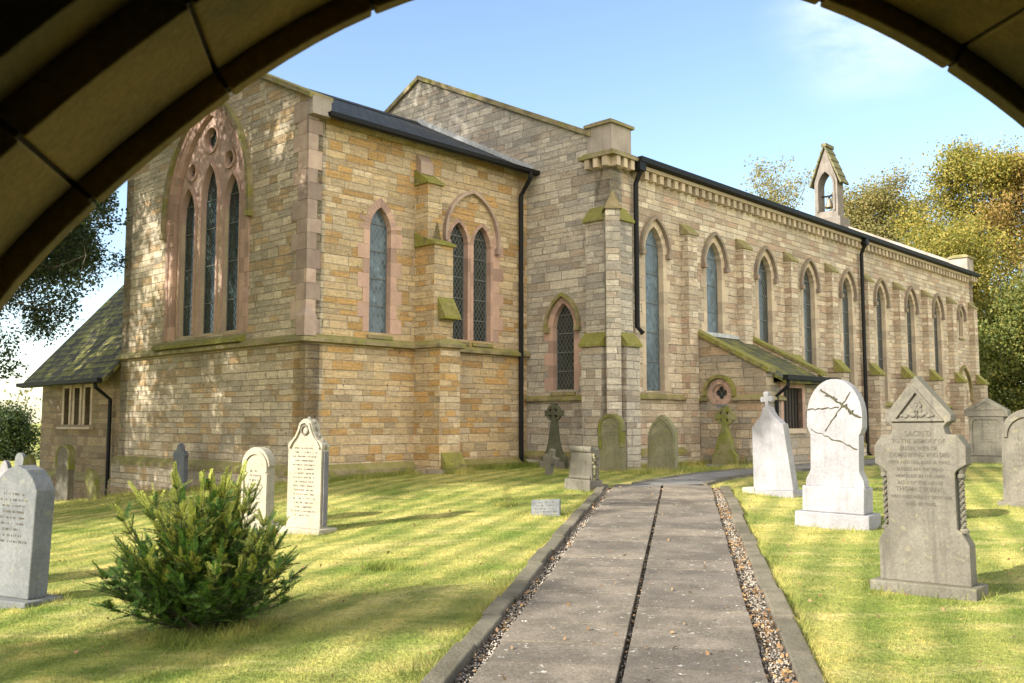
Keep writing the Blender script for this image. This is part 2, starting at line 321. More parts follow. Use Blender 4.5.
class MB:
    def __init__(s): s.v = []; s.f = []
    def add(s, vs, fs):
        o = len(s.v); s.v += [tuple(map(float, q)) for q in vs]; s.f += [tuple(i + o for i in f) for f in fs]; return s
    def box(s, a, b, M_=None):
        (x0, y0, z0), (x1, y1, z1) = a, b
        vs = [(x0, y0, z0), (x1, y0, z0), (x1, y1, z0), (x0, y1, z0), (x0, y0, z1), (x1, y0, z1), (x1, y1, z1), (x0, y1, z1)]
        if M_ is not None: vs = [tuple(M_ @ Vector(q)) for q in vs]
        return s.add(vs, [(3, 2, 1, 0), (4, 5, 6, 7), (0, 1, 5, 4), (1, 2, 6, 5), (2, 3, 7, 6), (3, 0, 4, 7)])
    def prism(s, pts, vec):
        n = len(pts); vec = Vector(vec)
        vs = [tuple(p) for p in pts] + [tuple(Vector(p) + vec) for p in pts]
        return s.add(vs, [tuple(range(n - 1, -1, -1)), tuple(range(n, 2 * n))] + [(i, (i + 1) % n, n + (i + 1) % n, n + i) for i in range(n)])
    def hexa(s, lo, hi):
        return s.add(list(lo) + list(hi), [(3, 2, 1, 0), (4, 5, 6, 7), (0, 1, 5, 4), (1, 2, 6, 5), (2, 3, 7, 6), (3, 0, 4, 7)])
    def plate(s, outline, holes, d0, d1, f):
        cu = bpy.data.curves.new('tmp', 'CURVE'); cu.dimensions = '2D'; cu.fill_mode = 'BOTH'; cu.extrude = (d1 - d0) / 2
        for loop in [outline] + list(holes):
            sp = cu.splines.new('POLY'); sp.points.add(len(loop) - 1); sp.use_cyclic_u = True
            for i, (a, b_) in enumerate(loop): sp.points[i].co = (a, b_, 0, 1)
        o = bpy.data.objects.new('tmp', cu); COL.objects.link(o)
        dg = bpy.context.evaluated_depsgraph_get(); me = bpy.data.meshes.new_from_object(o.evaluated_get(dg))
        s.add([f(q.co.x, q.co.y, q.co.z + (d0 + d1) / 2) for q in me.vertices], [tuple(p.vertices) for p in me.polygons])
        bpy.data.objects.remove(o); bpy.data.curves.remove(cu); bpy.data.meshes.remove(me)
        return s
    def voussoirs(s, path, w, d0, d1, f, gap=.0025, alt=None, joint=.3):
        """separate blocks along an open path; outward is the left-hand side of the path"""
        pts = [np.array(path[0], float)]
        for q in path[1:]:
            q = np.array(q, float); d = np.linalg.norm(q - pts[-1]); k = max(1, int(round(d / joint)))
            a = pts[-1]
            for i in range(1, k + 1): pts.append(a + (q - a) * i / k)
        out = offset_path(pts, w)
        for i in range(len(pts) - 1):
            a, b_ = np.array(pts[i]), np.array(pts[i + 1]); A, B = np.array(out[i]), np.array(out[i + 1])
            if alt and abs(b_[0] - a[0]) < .02 and i % 2:
                k = 1 + alt / w; A = a + (A - a) * k; B = b_ + (B - b_) * k
            t = (b_ - a); L_ = np.linalg.norm(t)
            if L_ < 1e-6: continue
            e = min(.4, gap / L_); a2, b2 = a + t * e, b_ - t * e; t2 = B - A; A2, B2 = A + t2 * e, B - t2 * e
            lo = [f(*a2, d0), f(*b2, d0), f(*B2, d0), f(*A2, d0)]; hi = [f(*a2, d1), f(*b2, d1), f(*B2, d1), f(*A2, d1)]
            s.hexa(lo, hi)
        return s
    def band(s, path, w, d0, d1, f):
        out = offset_path(path, w); n = len(path)
        vs = [f(*p, d0) for p in path] + [f(*p, d0) for p in out] + [f(*p, d1) for p in path] + [f(*p, d1) for p in out]
        fs = []
        for i in range(n - 1):
            fs += [(i, i + 1, n + i + 1, n + i), (2 * n + i + 1, 2 * n + i, 3 * n + i, 3 * n + i + 1), (i + 1, i, 2 * n + i, 2 * n + i + 1), (n + i, n + i + 1, 3 * n + i + 1, 3 * n + i)]
        fs += [(0, n, 3 * n, 2 * n), (2 * n - 1, n - 1, 3 * n - 1, 4 * n - 1)]
        return s.add(vs, fs)
    def tube(s, pts, rad, n=8, cap=True):
        pts = [Vector(p) for p in pts]; rr = rad if hasattr(rad, '__len__') else [rad] * len(pts)
        o = len(s.v); up = Vector((.31, .2, .93))
        for i, p in enumerate(pts):
            t = (pts[min(i + 1, len(pts) - 1)] - pts[max(i - 1, 0)]); t = t.normalized() if t.length > 1e-9 else Vector((0, 0, 1))
            a = t.cross(up); a = a.normalized() if a.length > 1e-3 else t.cross(Vector((1, 0, 0))).normalized(); b_ = t.cross(a)
            for k in range(n):
                q = p + (a * math.cos(2 * math.pi * k / n) + b_ * math.sin(2 * math.pi * k / n)) * rr[i]; s.v.append(tuple(q))
        for i in range(len(pts) - 1):
            for k in range(n): s.f.append((o + i * n + k, o + i * n + (k + 1) % n, o + (i + 1) * n + (k + 1) % n, o + (i + 1) * n + k))
        if cap: s.f.append(tuple(o + k for k in range(n - 1, -1, -1))); s.f.append(tuple(o + (len(pts) - 1) * n + k for k in range(n)))
        return s
    def lathe(s, prof, c=(0, 0, 0), n=24):
        o = len(s.v)
        for r_, z in prof:
            for k in range(n): s.v.append((c[0] + r_ * math.cos(2 * math.pi * k / n), c[1] + r_ * math.sin(2 * math.pi * k / n), c[2] + z))
        for i in range(len(prof) - 1):
            for k in range(n): s.f.append((o + i * n + k, o + i * n + (k + 1) % n, o + (i + 1) * n + (k + 1) % n, o + (i + 1) * n + k))
        return s
    def build(s, name, mat, parent=None, smooth=False, bevel=0.0, weld=True):
        me = bpy.data.meshes.new(name); me.from_pydata(s.v, [], s.f)
        bm = bmesh.new(); bm.from_mesh(me)
        if weld: bmesh.ops.remove_doubles(bm, verts=bm.verts, dist=1e-5)
        bmesh.ops.recalc_face_normals(bm, faces=bm.faces)
        bm.to_mesh(me); bm.free()
        if smooth: me.polygons.foreach_set('use_smooth', [True] * len(me.polygons))
        box_uv(me)
        o = bpy.data.objects.new(name, me); COL.objects.link(o)
        me.materials.append(mat)
        if parent: o.parent = parent
        if bevel:
            md = o.modifiers.new('bevel', 'BEVEL'); md.width = bevel; md.segments = 2; md.limit_method = 'ANGLE'; md.angle_limit = R(40)
        return o
def raw_mesh(name, v, f, mat, parent=None):
    """fast mesh of equal-sized faces from numpy arrays"""
    me = bpy.data.meshes.new(name); k = f.shape[1]
    me.vertices.add(len(v)); me.vertices.foreach_set('co', v.astype(np.float32).ravel())
    me.loops.add(f.size); me.loops.foreach_set('vertex_index', f.astype(np.int32).ravel())
    me.polygons.add(len(f)); me.polygons.foreach_set('loop_start', np.arange(0, f.size, k, dtype=np.int32))
    me.update(calc_edges=True); me.validate()
    o = bpy.data.objects.new(name, me); COL.objects.link(o); me.materials.append(mat)
    if parent: o.parent = parent
    return o

# ------------------------------------------------------------------ ground
PO = np.array([-.37, 0.]); PD = np.array([.18, .98367]); PD /= np.linalg.norm(PD); PQ = np.array([PD[1], -PD[0]])
CP = [(-4,0,-.02),(4,0,.02),(0,-10,0),(-4,18,.42),(.36,22.6,.53),(2.2,20.8,.53),(-9.9,23.5,-.26),(-13.5,28,-.75),(18.5,38,.5),(10,28,.5),(8,14,.42),(5,8,.26),(13,15,.42),(-4,7,.02),(-8,10,-.1),(-3,12,.2),(-7,17,.1),(-12,15,-.35),(-20,20,-.9),(20,15,.45),(30,30,.5),(-30,40,-2.0),(-15,0,-.4),(15,0,.3),(-50,50,-3.),(60,60,.5),(-30,0,-1),(0,60,0),(40,0,.4)]
for t in (-2, 2, 5, 8, 11, 14, 17):
    for s_ in (-1.2, 1.2):
        p = PO + t * PD + s_ * PQ; CP.append((p[0], p[1], .031 * t))
CP = np.array(CP)
def _phi(r): return np.sqrt(r * r + 1.)
_n = len(CP); _M = np.zeros((_n + 1, _n + 1)); _M[:_n, :_n] = _phi(np.hypot(CP[:, None, 0] - CP[None, :, 0], CP[:, None, 1] - CP[None, :, 1])); _M[:_n, _n] = 1; _M[_n, :_n] = 1
_w = np.linalg.solve(_M, np.r_[CP[:, 2], 0])
def gz(x, y):
    x = np.asarray(x, float); y = np.asarray(y, float)
    z = _phi(np.hypot(x[..., None] - CP[:, 0], y[..., None] - CP[:, 1])) @ _w[:-1] + _w[-1]
    k = np.clip((np.hypot(x, y - 20) - 50) / 60, 0, 1)
    return z * (1 - k) - 1.0 * k
def lumps(x, y): return .012 * np.sin(3.1 * x + 1.3 * y) * np.sin(2.3 * y - 1.1 * x + 1) + .008 * np.sin(7.3 * x + .5) * np.sin(6.1 * y + 2.2 * x)
PATH_END = 16.0
def path_ts(x, y):
    dx, dy = x - PO[0], y - PO[1]
    return dx * PD[0] + dy * PD[1], dx * PQ[0] + dy * PQ[1]
def turf(x, y):
    t, s_ = path_ts(np.asarray(x, float), np.asarray(y, float))
    inside = (np.abs(s_) < 1.0) & (t > -6) & (t < PATH_END + .1)
    return gz(x, y) + np.where(inside, -.10, lumps(x, y))
def axis(fine_lo, fine_hi, step, far):
    a = list(np.arange(fine_lo, fine_hi + 1e-6, step)); d = step
    lo, hi = [], []
    x = fine_hi
    while x < far: d *= 1.22; x += d; hi.append(x)
    x = fine_lo; d = step
    while x > -far: d *= 1.22; x -= d; lo.append(x)
    return np.array(lo[::-1] + a + hi)
gx, gy = axis(-14, 15, .11, 900), axis(1, 26, .11, 900)
X, Y = np.meshgrid(gx, gy); Z = turf(X, Y)
nx, ny = len(gx), len(gy)
idx = np.arange(nx * ny).reshape(ny, nx)
F = np.stack([idx[:-1, :-1], idx[:-1, 1:], idx[1:, 1:], idx[1:, :-1]], -1).reshape(-1, 4)
def grass_nodes(g, b, blade):
    ge = g.new('ShaderNodeNewGeometry'); pos = ge.outputs['Position']
    big = g.noise(pos, .45, 4, .6); med = g.noise(pos, 2.6, 4, .65); fin = g.noise(pos, 26, 4, .7)
    mpg = g.new('ShaderNodeMapping'); mpg.inputs['Scale'].default_value = (.55, 2.6, 1); mpg.inputs['Rotation'].default_value = (0, 0, -.5); g.L.new(pos, mpg.inputs['Vector'])
    stk = g.noise(mpg.outputs[0], 1.5, 5, .65)
    col = g.mix(g.rng(big, .38, .62), (.40, .375, .125), (.23, .265, .068))
    col = g.mix(g.m('MULTIPLY', g.rng(stk, .50, .66), .7), col, (.50, .43, .19))
    col = g.mix(g.m('MULTIPLY', g.rng(stk, .46, .34), .6), col, (.15, .20, .045))
    col = g.mix(g.m('MULTIPLY', g.rng(g.noise(pos, 3.6, 5, .7), .63, .72), .6), col, (.22, .15, .07))
    col = g.mix(g.m('MULTIPLY', g.rng(med, .52, .70), .75), col, (.50, .42, .15))
    col = g.mix(g.m('MULTIPLY', g.rng(g.noise(pos, 1.1, 3), .55, .68), .55), col, (.15, .22, .04))
    # mown swathes running beside the path
    spx = g.new('ShaderNodeSeparateXYZ'); g.L.new(pos, spx.inputs[0])
    acr = g.m('SUBTRACT', g.m('MULTIPLY', spx.outputs[0], .93), g.m('MULTIPLY', spx.outputs[1], .37))
    acr = g.m('ADD', acr, g.m('MULTIPLY', g.m('SUBTRACT', g.noise(pos, .8, 2), .5), .35))
    mow = g.m('MULTIPLY_ADD', g.m('SINE', g.m('MULTIPLY', acr, 13.0)), .5, .5)
    col = g.mix(1.0, col, g.ramp(mow, [(.15, (.76, .82, .74)), (.85, (1.16, 1.12, 1.1))]), 'MULTIPLY')
    if blade:
        col = g.mix(1.0, col, g.ramp(ge.outputs['Random Per Island'], [(0, (.62, .72, .6)), (.6, (1, 1, 1)), (1, (1.35, 1.25, 1.1))]), 'MULTIPLY')
    else:
        col = g.mix(1.0, col, g.ramp(fin, [(.3, (.6, .62, .55)), (.68, (1.15, 1.13, 1.1))]), 'MULTIPLY')
        col = g.mix(g.m('MULTIPLY', g.rng(g.noise(pos, 5.5, 4, .7), .66, .74), .6), col, (.10, .07, .035))
        bump(g, b, g.m('ADD', fin, g.m('MULTIPLY', med, 1.2)), .05, .9)
    g.put(b.inputs['Base Color'], col); b.inputs['Specular IOR Level'].default_value = .1
    return col
m, g, b = material('mossy_turf'); grass_nodes(g, b, False); M['turf'] = m
m, g, b = material('grass_blades'); col = grass_nodes(g, b, True); b.inputs['Roughness'].default_value = .6
tr = g.new('ShaderNodeBsdfTranslucent'); g.put(tr.inputs['Color'], col); ms = g.new('ShaderNodeMixShader'); ms.inputs[0].default_value = .3
g.L.new(b.outputs[0], ms.inputs[1]); g.L.new(tr.outputs[0], ms.inputs[2]); g.L.new(ms.outputs[0], m.node_tree.nodes['Material Output'].inputs['Surface']); M['blade'] = m
ground = raw_mesh('ground', np.stack([X, Y, Z], -1).reshape(-1, 3), F, M['turf'])
ground.data.polygons.foreach_set('use_smooth', [True] * len(ground.data.polygons)); tag(ground, kind='structure')

# ------------------------------------------------------------------ path
m, g, b = material('concrete_flagstones')
tc = g.new('ShaderNodeTexCoord').outputs['Object']; ge = g.new('ShaderNodeNewGeometry')
n1 = g.noise(tc, 2.2, 5, .65); n2 = g.noise(tc, 60, 4, .7)
c = g.mix(g.rng(n1, .35, .65), (.20, .172, .136), (.12, .104, .082))
c = g.mix(1.0, c, g.ramp(ge.outputs['Random Per Island'], [(0, (.78, .78, .8)), (1, (1.2, 1.18, 1.15))]), 'MULTIPLY')
c = g.mix(1.0, c, g.ramp(n2, [(.28, (.45, .45, .45)), (.7, (1.3, 1.3, 1.3))]), 'MULTIPLY')
c = g.mix(g.m('MULTIPLY', g.rng(g.noise(tc, 17, 4, .75), .63, .67), .8), c, (.60, .57, .50))
c = g.mix(g.m('MULTIPLY', g.rng(g.noise(tc, 1.3, 4, .6), .54, .7), .5), c, (.09, .08, .063))
g.put(b.inputs['Base Color'], c); bump(g, b, g.m('ADD', n2, n1), .006, .8); M['slab'] = m
M['kerb'] = plain('kerb_stone', (.17, .15, .122), (.10, .088, .072), 4, island=.5, moss=.12, bumpd=.02)
M['soil'] = plain('gutter_soil', (.10, .08, .055), (.06, .05, .035), 5, island=0)
M['gravel'] = plain('gravel_stones', (.42, .38, .33), (.28, .245, .205), 9, island=1.0)
M['dead_leaf'] = leaf('dead_leaves', (.14, .08, .04), (.25, .145, .065), (.36, .25, .12), .1)
M['tarmac'] = plain('worn_tarmac', (.19, .182, .172), (.135, .13, .123), 2, island=0, fine_s=70)
def pw(t, s_, dz=0.0):
    p = PO + t * PD + s_ * PQ; return (p[0], p[1], .031 * t + dz)
slabs = MB(); t = -5.0; k = 0
while t < PATH_END - .1:
    L_ = .46 + .04 * ((k * 7) % 3)
    t1 = min(t + L_, PATH_END)
    for sa, sb in ((-.785 + random.uniform(-.008, .008), -.018), (.018, .785 + random.uniform(-.008, .008))):
        dz = [.045 + random.uniform(-.003, .003) for _ in range(4)]
        e = .008
        top = [pw(t + e, sa, dz[0]), pw(t + e, sb, dz[1]), pw(t1 - e, sb, dz[2]), pw(t1 - e, sa, dz[3])]
        lo = [(p[0], p[1], p[2] - .07) for p in top]
        slabs.hexa(lo, top)
    t = t1; k += 1
pth = tag(slabs.build('path', M['slab'], bevel=.003), kind='structure')
bed = MB()
ts = np.arange(-5, PATH_END + .01, .5)
for a, c in zip(ts[:-1], ts[1:]): bed.add([pw(a, -.97, -.012), pw(a, 1.0, -.012), pw(c, 1.0, -.012), pw(c, -.97, -.012)], [(0, 1, 2, 3)])
tag(bed.build('path_bed', M['soil']), kind='structure')
kb = MB()
for sgn in (-1, 1):
    t = -5.0
    while t < PATH_END - .2:
        L_ = random.uniform(.55, .95); t1 = min(t + L_, PATH_END)
        w0, w1 = (.905, 1.035) if sgn < 0 else (.945, 1.085)
        j = random.uniform(-.018, .018); hz = (.058 if sgn < 0 else .045) + random.uniform(-.014, .014)
        q = [pw(t + .006, sgn * w0 + j, hz), pw(t + .006, sgn * w1 + j, hz + .004), pw(t1 - .006, sgn * w1 + j, hz + .004), pw(t1 - .006, sgn * w0 + j, hz)]
        kb.hexa([(p[0], p[1], p[2] - .25) for p in q], q); t = t1
tag(kb.build('path_kerb', M['kerb'], bevel=.012), kind='structure')
# gravel and fallen leaves in the two gutters
def octa(c, r, rs):
    d = np.array([[1,0,0],[-1,0,0],[0,1,0],[0,-1,0],[0,0,.7],[0,0,-.7]]) * r
    a = rs.uniform(0, 6.28); ca, sa = math.cos(a), math.sin(a)
    d = d * rs.uniform(.6, 1.3, (6, 3)); d = d @ np.array([[ca, -sa, 0], [sa, ca, 0], [0, 0, 1]]).T
    return d + c
OF = np.array([[0,2,4],[2,1,4],[1,3,4],[3,0,4],[2,0,5],[1,2,5],[3,1,5],[0,3,5]])
vs, fs = [], []
for i in range(9000):
    t = 3.5 + 12.4 * rng.random() ** 1.5
    s_ = rng.uniform(-.905, -.79) if rng.random() < .42 else rng.uniform(.79, .945)
    if rng.random() < .06: s_ = rng.uniform(-.014, .014)
    r_ = rng.uniform(.005, .0115); p = np.array(pw(t, s_, .0 + r_ * .4 + rng.uniform(0, .012)))
    vs.append(octa(p, r_, rng)); fs.append(OF + 6 * i)
tag(raw_mesh('gravel', np.concatenate(vs), np.concatenate(fs), M['gravel']), kind='stuff')
def leaf_cards(P, size, rs, tilt=1.0):
    n = len(P); size = np.broadcast_to(size, n)[:, None]
    nrm = rs.normal(size=(n, 3)); nrm[:, 2] += (1 - tilt) * 4; nrm /= np.linalg.norm(nrm, axis=1, keepdims=True)
    a = np.cross(nrm, rs.normal(size=(n, 3))); a /= np.linalg.norm(a, axis=1, keepdims=True); b_ = np.cross(nrm, a)
    v = np.stack([P + a * size, P + b_ * size * .55 + nrm * size * .12, P - a * size, P - b_ * size * .55 + nrm * size * .12], 1).reshape(-1, 3)
    return v, np.arange(4 * n).reshape(n, 4)
n = 2100
t = 3.5 + 12.4 * rng.random(n) ** 1.5; s_ = np.where(rng.random(n) < .22, rng.uniform(-.905, -.785, n), rng.uniform(.785, .95, n)); mid = rng.random(n) < .05
s_ = np.where(mid, rng.uniform(-.015, .015, n), s_); clump = (np.sin(t * 2.1) + np.sin(t * 5.7 + 1) + rng.normal(0, .9, n)) > -.4; t, s_ = t[clump], s_[clump]
P = np.stack([PO[0] + t * PD[0] + s_ * PQ[0], PO[1] + t * PD[1] + s_ * PQ[1], .031 * t + .022 + rng.uniform(0, .02, len(t))], 1)
n2_ = 2600; x = rng.uniform(-5, 7, n2_); y = rng.uniform(4.5, 17, n2_); tt, ss = path_ts(x, y); k = (np.abs(ss) > 1.12) | (np.abs(ss) < .75)
x, y, ss = x[k], y[k], ss[k]; P2 = np.stack([x, y, np.where(np.abs(ss) < .9, .031 * path_ts(x, y)[0] + .056, turf(x, y) + .03)], 1)
P2 = P2[rng.random(len(P2)) < .4]
v, f = leaf_cards(np.concatenate([P, P2]), rng.uniform(.010, .024, len(P) + len(P2)), rng, .5)
tag(raw_mesh('fallen_leaves', v, f, M['dead_leaf']), kind='stuff')

# ------------------------------------------------------------------ church
C0 = np.array([-3.98988, 18.0]); Lx = np.array([.68749, .72620]); Wx = np.array([-.72620, .68749])
def wxy(u, v): p = C0 + u * Lx + v * Wx; return float(p[0]), float(p[1])
church = empty('church', (C0[0], C0[1], 0), math.atan2(Lx[1], Lx[0]))
tag(church, 'long sandstone gothic church with lancet windows, bell turret and slate roofs', 'church')
A, B, UE, VN = 6.33, 2.56, 31.2, 8.1        # nave starts at u=A, stands B further south, ends at u=UE; chancel width
def part(mb, name, mat, parent=church, **k): return mb.build(name, M[mat], parent, **k)
def string(mb, pts, z, proj, hgt, closed=False):
    """moulding along a plan polyline (outward on the right-hand side), sloped top"""
    ins = offset_path(pts, .03); out = offset_path(pts, -proj)
    n = len(pts); o = []
    for i in range(n):
        o += [(*ins[i], z - hgt * .5), (*out[i], z - hgt * .35), (*out[i], z + hgt * .05), (*ins[i], z + hgt * .7)]
    fs = []
    for i in range(n - 1):
        for k in range(4): fs.append((4 * i + k, 4 * i + (k + 1) % 4, 4 * i + 4 + (k + 1) % 4, 4 * i + 4 + k))
    fs += [(3, 2, 1, 0), (4 * n - 4, 4 * n - 3, 4 * n - 2, 4 * n - 1)]
    mb.add(o, fs); return mb
def lancet(plane, cx, w, z0, zs, zt, surround, glass, mat, glass_d=.14, hood=None, alt=.12, sill=True, bars=4, name='window', hood_mat='mould', offs=0):
    """frame of dressed blocks > glass, hood_mould, sill, glazing_bar"""
    path = pointed(cx, w, z0, zs, zt)
    fr = MB().voussoirs(path, surround, -.008, glass_d + .03, plane, alt=alt)
    o = part(fr, name, mat)
    gl = MB().plate(path, [], glass_d, glass_d + .01, plane); part(gl, 'glass', glass, o)
    bb = MB(); 
    for k in range(1, bars + 1):
        zz = z0 + (zt - z0) * k / (bars + .6)
        half = w / 2 - .01 if zz < zs else w / 2 * max(.2, 1 - ((zz - zs) / (zt - zs)) ** 1.6) - .01
        bb.plate([(cx - half, zz - .011), (cx + half, zz - .011), (cx + half, zz + .011), (cx - half, zz + .011)], [], glass_d - .018, glass_d - .003, plane)
    for sx in (-1, 1):
        bb.plate([(cx + sx * (w / 2 - .018) - .012, z0), (cx + sx * (w / 2 - .018) + .012, z0), (cx + sx * (w / 2 - .018) + .012, zs), (cx + sx * (w / 2 - .018) - .012, zs)], [], glass_d - .014, glass_d - .002, plane)
    part(bb, 'glazing_bars', 'bar', o)
    if hood:
        hp = [q for q in pointed(cx, w + 2 * hood[0], zs - hood[1], zs, zt + hood[0] * 1.05)]
        h = MB().band(hp, .075, -.10, .0, plane)
        for q in (hp[0], hp[-1]): st = MB(); st.box(*[tuple(map(min, zip(plane(q[0] - .07, q[1] - .1, -.12), plane(q[0] + .07, q[1] + .02, .0)))), tuple(map(max, zip(plane(q[0] - .07, q[1] - .1, -.12), plane(q[0] + .07, q[1] + .02, .0))))]); part(st, 'label_stop', hood_mat, o)
        part(h, 'hood_mould', hood_mat, o)
    if sill:
        s1 = MB(); a, c = cx - w / 2 - .05, cx + w / 2 + .05
        s1.prism([plane(a, z0 - .13, .0), plane(a, z0 - .13, -.05), plane(a, z0 - .07, -.05), plane(a, z0 + .02, glass_d), plane(a, z0 - .13, glass_d)], Vector(plane(c, 0, 0)) - Vector(plane(a, 0, 0)))
        part(s1, 'sill', 'string', o)
    return o
def hole(cx, w, z0, zs, zt): return offset_path(pointed(cx, w, z0, zs, zt), .006)

# --- chancel south wall
SW = S(0.0)
holes = [hole(1.80, .56, 3.42, 5.55, 6.07), hole(4.05, .56, 3.43, 5.62, 6.10), hole(4.79, .56, 3.43, 5.62, 6.10)]
part(MB().plate([(0, -.6), (A + .2, -.6), (A + .2, 7.75), (0, 7.75)], holes, 0, .4, SW), 'chancel_wall', 'chancel')
lancet(SW, 1.80, .56, 3.42, 5.55, 6.07, .16, 'glass_sky_tone', 'pink', alt=.14)
for c in (4.05, 4.79): lancet(SW, c, .56, 3.43, 5.62, 6.10, .085 if c < 4.5 else .085, 'glass_dark', 'pink', alt=0, bars=5)
hp = pointed(4.44, 1.62, 5.62, 5.78, 6.82, 12)
hm = part(MB().band(hp, .07, -.10, 0, SW), 'hood_mould', 'purple')
for x0 in (3.58, 5.19): part(MB().plate([(x0, 5.50), (x0 + .12, 5.50), (x0 + .12, 5.64), (x0, 5.64)], [], -.12, 0, SW), 'label_stop', 'purple', hm)
jb = MB()
for k in range(9):
    z = 3.43 + k * .29; w_ = .34 if k % 2 else .2
    jb.plate([(5.155, z + .003), (5.155 + w_, z + .003), (5.155 + w_, z + .287), (5.155, z + .287)], [], -.006, .05, SW)
part(jb, 'window_jamb', 'pink')
# --- chancel east gable wall
EW = E(0.0); apx = 4.05
slope_c = .475
def gable_c(v): return 8.0 + slope_c * (apx - abs(v - apx))
EWc, EWs, EWt = 3.98, 6.30, 8.55           # east window: centre, spring, apex of opening
ow = pointed(EWc, 3.0, 3.48, EWs, EWt, 14)
part(MB().plate([(0, -1.2), (VN, -1.2), (VN, gable_c(VN)), (apx, gable_c(apx)), (0, gable_c(0))], [offset_path(ow, .006)], .0, .4, EW), 'east_wall', 'east')
ew = part(MB().voussoirs(ow, .20, -.012, .20, EW, alt=.16, joint=.33).voussoirs(offset_path(ow, .21), .14, -.03, .02, EW, alt=0, joint=.33), 'east_window', 'pink')
part(MB().band(offset_path(pointed(EWc, 3.0, 6.0, EWs, EWt, 14), .36), .09, -.12, 0, EW).plate([(EWc - 1.98, 5.9), (EWc - 1.82, 5.9), (EWc - 1.82, 6.04), (EWc - 1.98, 6.04)], [], -.13, 0, EW).plate([(EWc + 1.82, 5.9), (EWc + 1.98, 5.9), (EWc + 1.98, 6.04), (EWc + 1.82, 6.04)], [], -.13, 0, EW), 'hood_mould', 'string', ew)
lights = [(EWc - .98, .66, 6.35, 7.02), (EWc, .70, 6.62, 7.42), (EWc + .98, .66, 6.35, 7.02)]
th = [pointed(c, w, 3.55, zs, zt) for c, w, zs, zt in lights]
cir = [circle(EWc, 7.98, .27), circle(EWc - .83, 7.38, .17), circle(EWc + .83, 7.38, .17)]
m, g, b = material('tracery_stone')
tc = g.new('ShaderNodeTexCoord').outputs['Object']; sp = g.new('ShaderNodeSeparateXYZ'); g.L.new(tc, sp.inputs[0])
nz = g.noise(tc, 5, 5, .65); k = g.rng(g.m('ADD', sp.outputs[2], g.m('MULTIPLY', nz, .4)), 6.3, 6.6)
c = g.mix(k, g.mix(g.rng(g.noise(tc, 1.4, 3), .4, .6), (.46, .37, .25), (.38, .31, .23)), g.mix(nz, (.44, .31, .25), (.34, .24, .21)))
g.put(b.inputs['Base Color'], g.mix(1.0, c, g.ramp(g.noise(tc, 40, 3), [(.3, (.8, .8, .8)), (.7, (1.1, 1.1, 1.1))]), 'MULTIPLY')); bump(g, b, nz, .01); M['tracery'] = m
part(MB().plate(ow, th + cir, .09, .24, EW), 'tracery', 'tracery', ew)
for q in th: part(MB().band(q, .07, .05, .095, EW), 'tracery_moulding', 'pink', ew)
for cx, cz, r_ in ((EWc, 7.98, .27), (EWc - .83, 7.38, .17), (EWc + .83, 7.38, .17)):
    cc = circle(cx, cz, r_); cc = cc[::-1] + [cc[-1]]
    part(MB().band(cc, .06, .05, .095, EW), 'tracery_moulding', 'pink', ew)
for q in th + cir: part(MB().plate(q, [], .205, .215, EW), 'glass', 'glass_east', ew)
part(MB().plate(circle(EWc, 7.98, .262), [foil(EWc, 7.98, .24, 4)], .15, .19, EW), 'foil_cusps', 'pink', ew)
for sx in (-.83, .83): part(MB().plate(circle(EWc + sx, 7.38, .165), [foil(EWc + sx, 7.38, .15, 4)], .15, .19, EW), 'foil_cusps', 'pink', ew)
bb = MB()
for c, w, zs, zt in lights:
    for z in (4.25, 5.1, 5.95, 6.6): bb.plate([(c - w / 2, z - .012), (c + w / 2, z - .012), (c + w / 2, z + .012), (c - w / 2, z + .012)], [], .185, .20, EW)
    for sx in (-1, 1): bb.plate([(c + sx * (w / 2 - .015) - .012, 3.55), (c + sx * (w / 2 - .015) + .012, 3.55), (c + sx * (w / 2 - .015) + .012, zs), (c + sx * (w / 2 - .015) - .012, zs)], [], .188, .203, EW)
part(bb, 'glazing_bars', 'bar', ew)
s1 = MB(); s1.prism([(-.16, 2.2, 3.26), (-.16, 2.2, 3.33), (.28, 2.2, 3.58), (.28, 2.2, 3.26)], (0, 3.95, 0)); part(s1, 'sill', 'moss', ew)
# quoins at the corner
qn = MB()
z = 3.3; k = 0
while z < 7.9:
    h_ = .28 + .05 * ((k * 5) % 3); a, c = (.52, .20) if k % 2 else (.34, .30)
    zt_ = min(z + h_ - .003, 7.95)
    qn.box((-.022, -.022, z + .003), (c, .06, zt_)); qn.box((-.022, .061, z + .003), (.06, a, zt_)); z += h_; k += 1
part(qn, 'corner_quoins', 'purple')
part(MB().box((-.1, -.1, 3.25), (.18, .18, 3.62)).prism([(-.1, -.1, 3.62), (.18, -.1, 3.62), (.18, .18, 3.62), (-.1, .18, 3.62)], (.0, .0, .01)).add([(-.1, -.1, 3.63), (.18, -.1, 3.63), (.18, .18, 3.63), (-.1, .18, 3.63), (.03, .03, 3.95)], [(0, 1, 4), (1, 2, 4), (2, 3, 4), (3, 0, 4)]), 'corner_stop', 'purple')
# thickened wall below the string, plinth, string courses round the chancel
part(string(MB(), [(0, VN + .05), (0, 0), (2.74, 0)], 3.2, .13, .17), 'string_course', 'string')
part(string(MB(), [(3.34, 0), (A - .01, 0)], 3.2, .13, .17), 'string_course', 'string')
pl = MB()
string(pl, [(-.0, VN + .1), (-.0, 0), (2.74, -.0)], .62, .14, .22); string(pl, [(3.34, 0), (A - .01, 0)], .62, .14, .22)
part(pl, 'plinth_top', 'string')
pl = MB().box((-.12, -.12, -1.2), (2.74, .1, .545)).box((3.34, -.12, -.2), (A - .01, .1, .545)).box((-.12, .11, -1.2), (.1, VN + .08, .545))
part(pl, 'plinth', 'east')
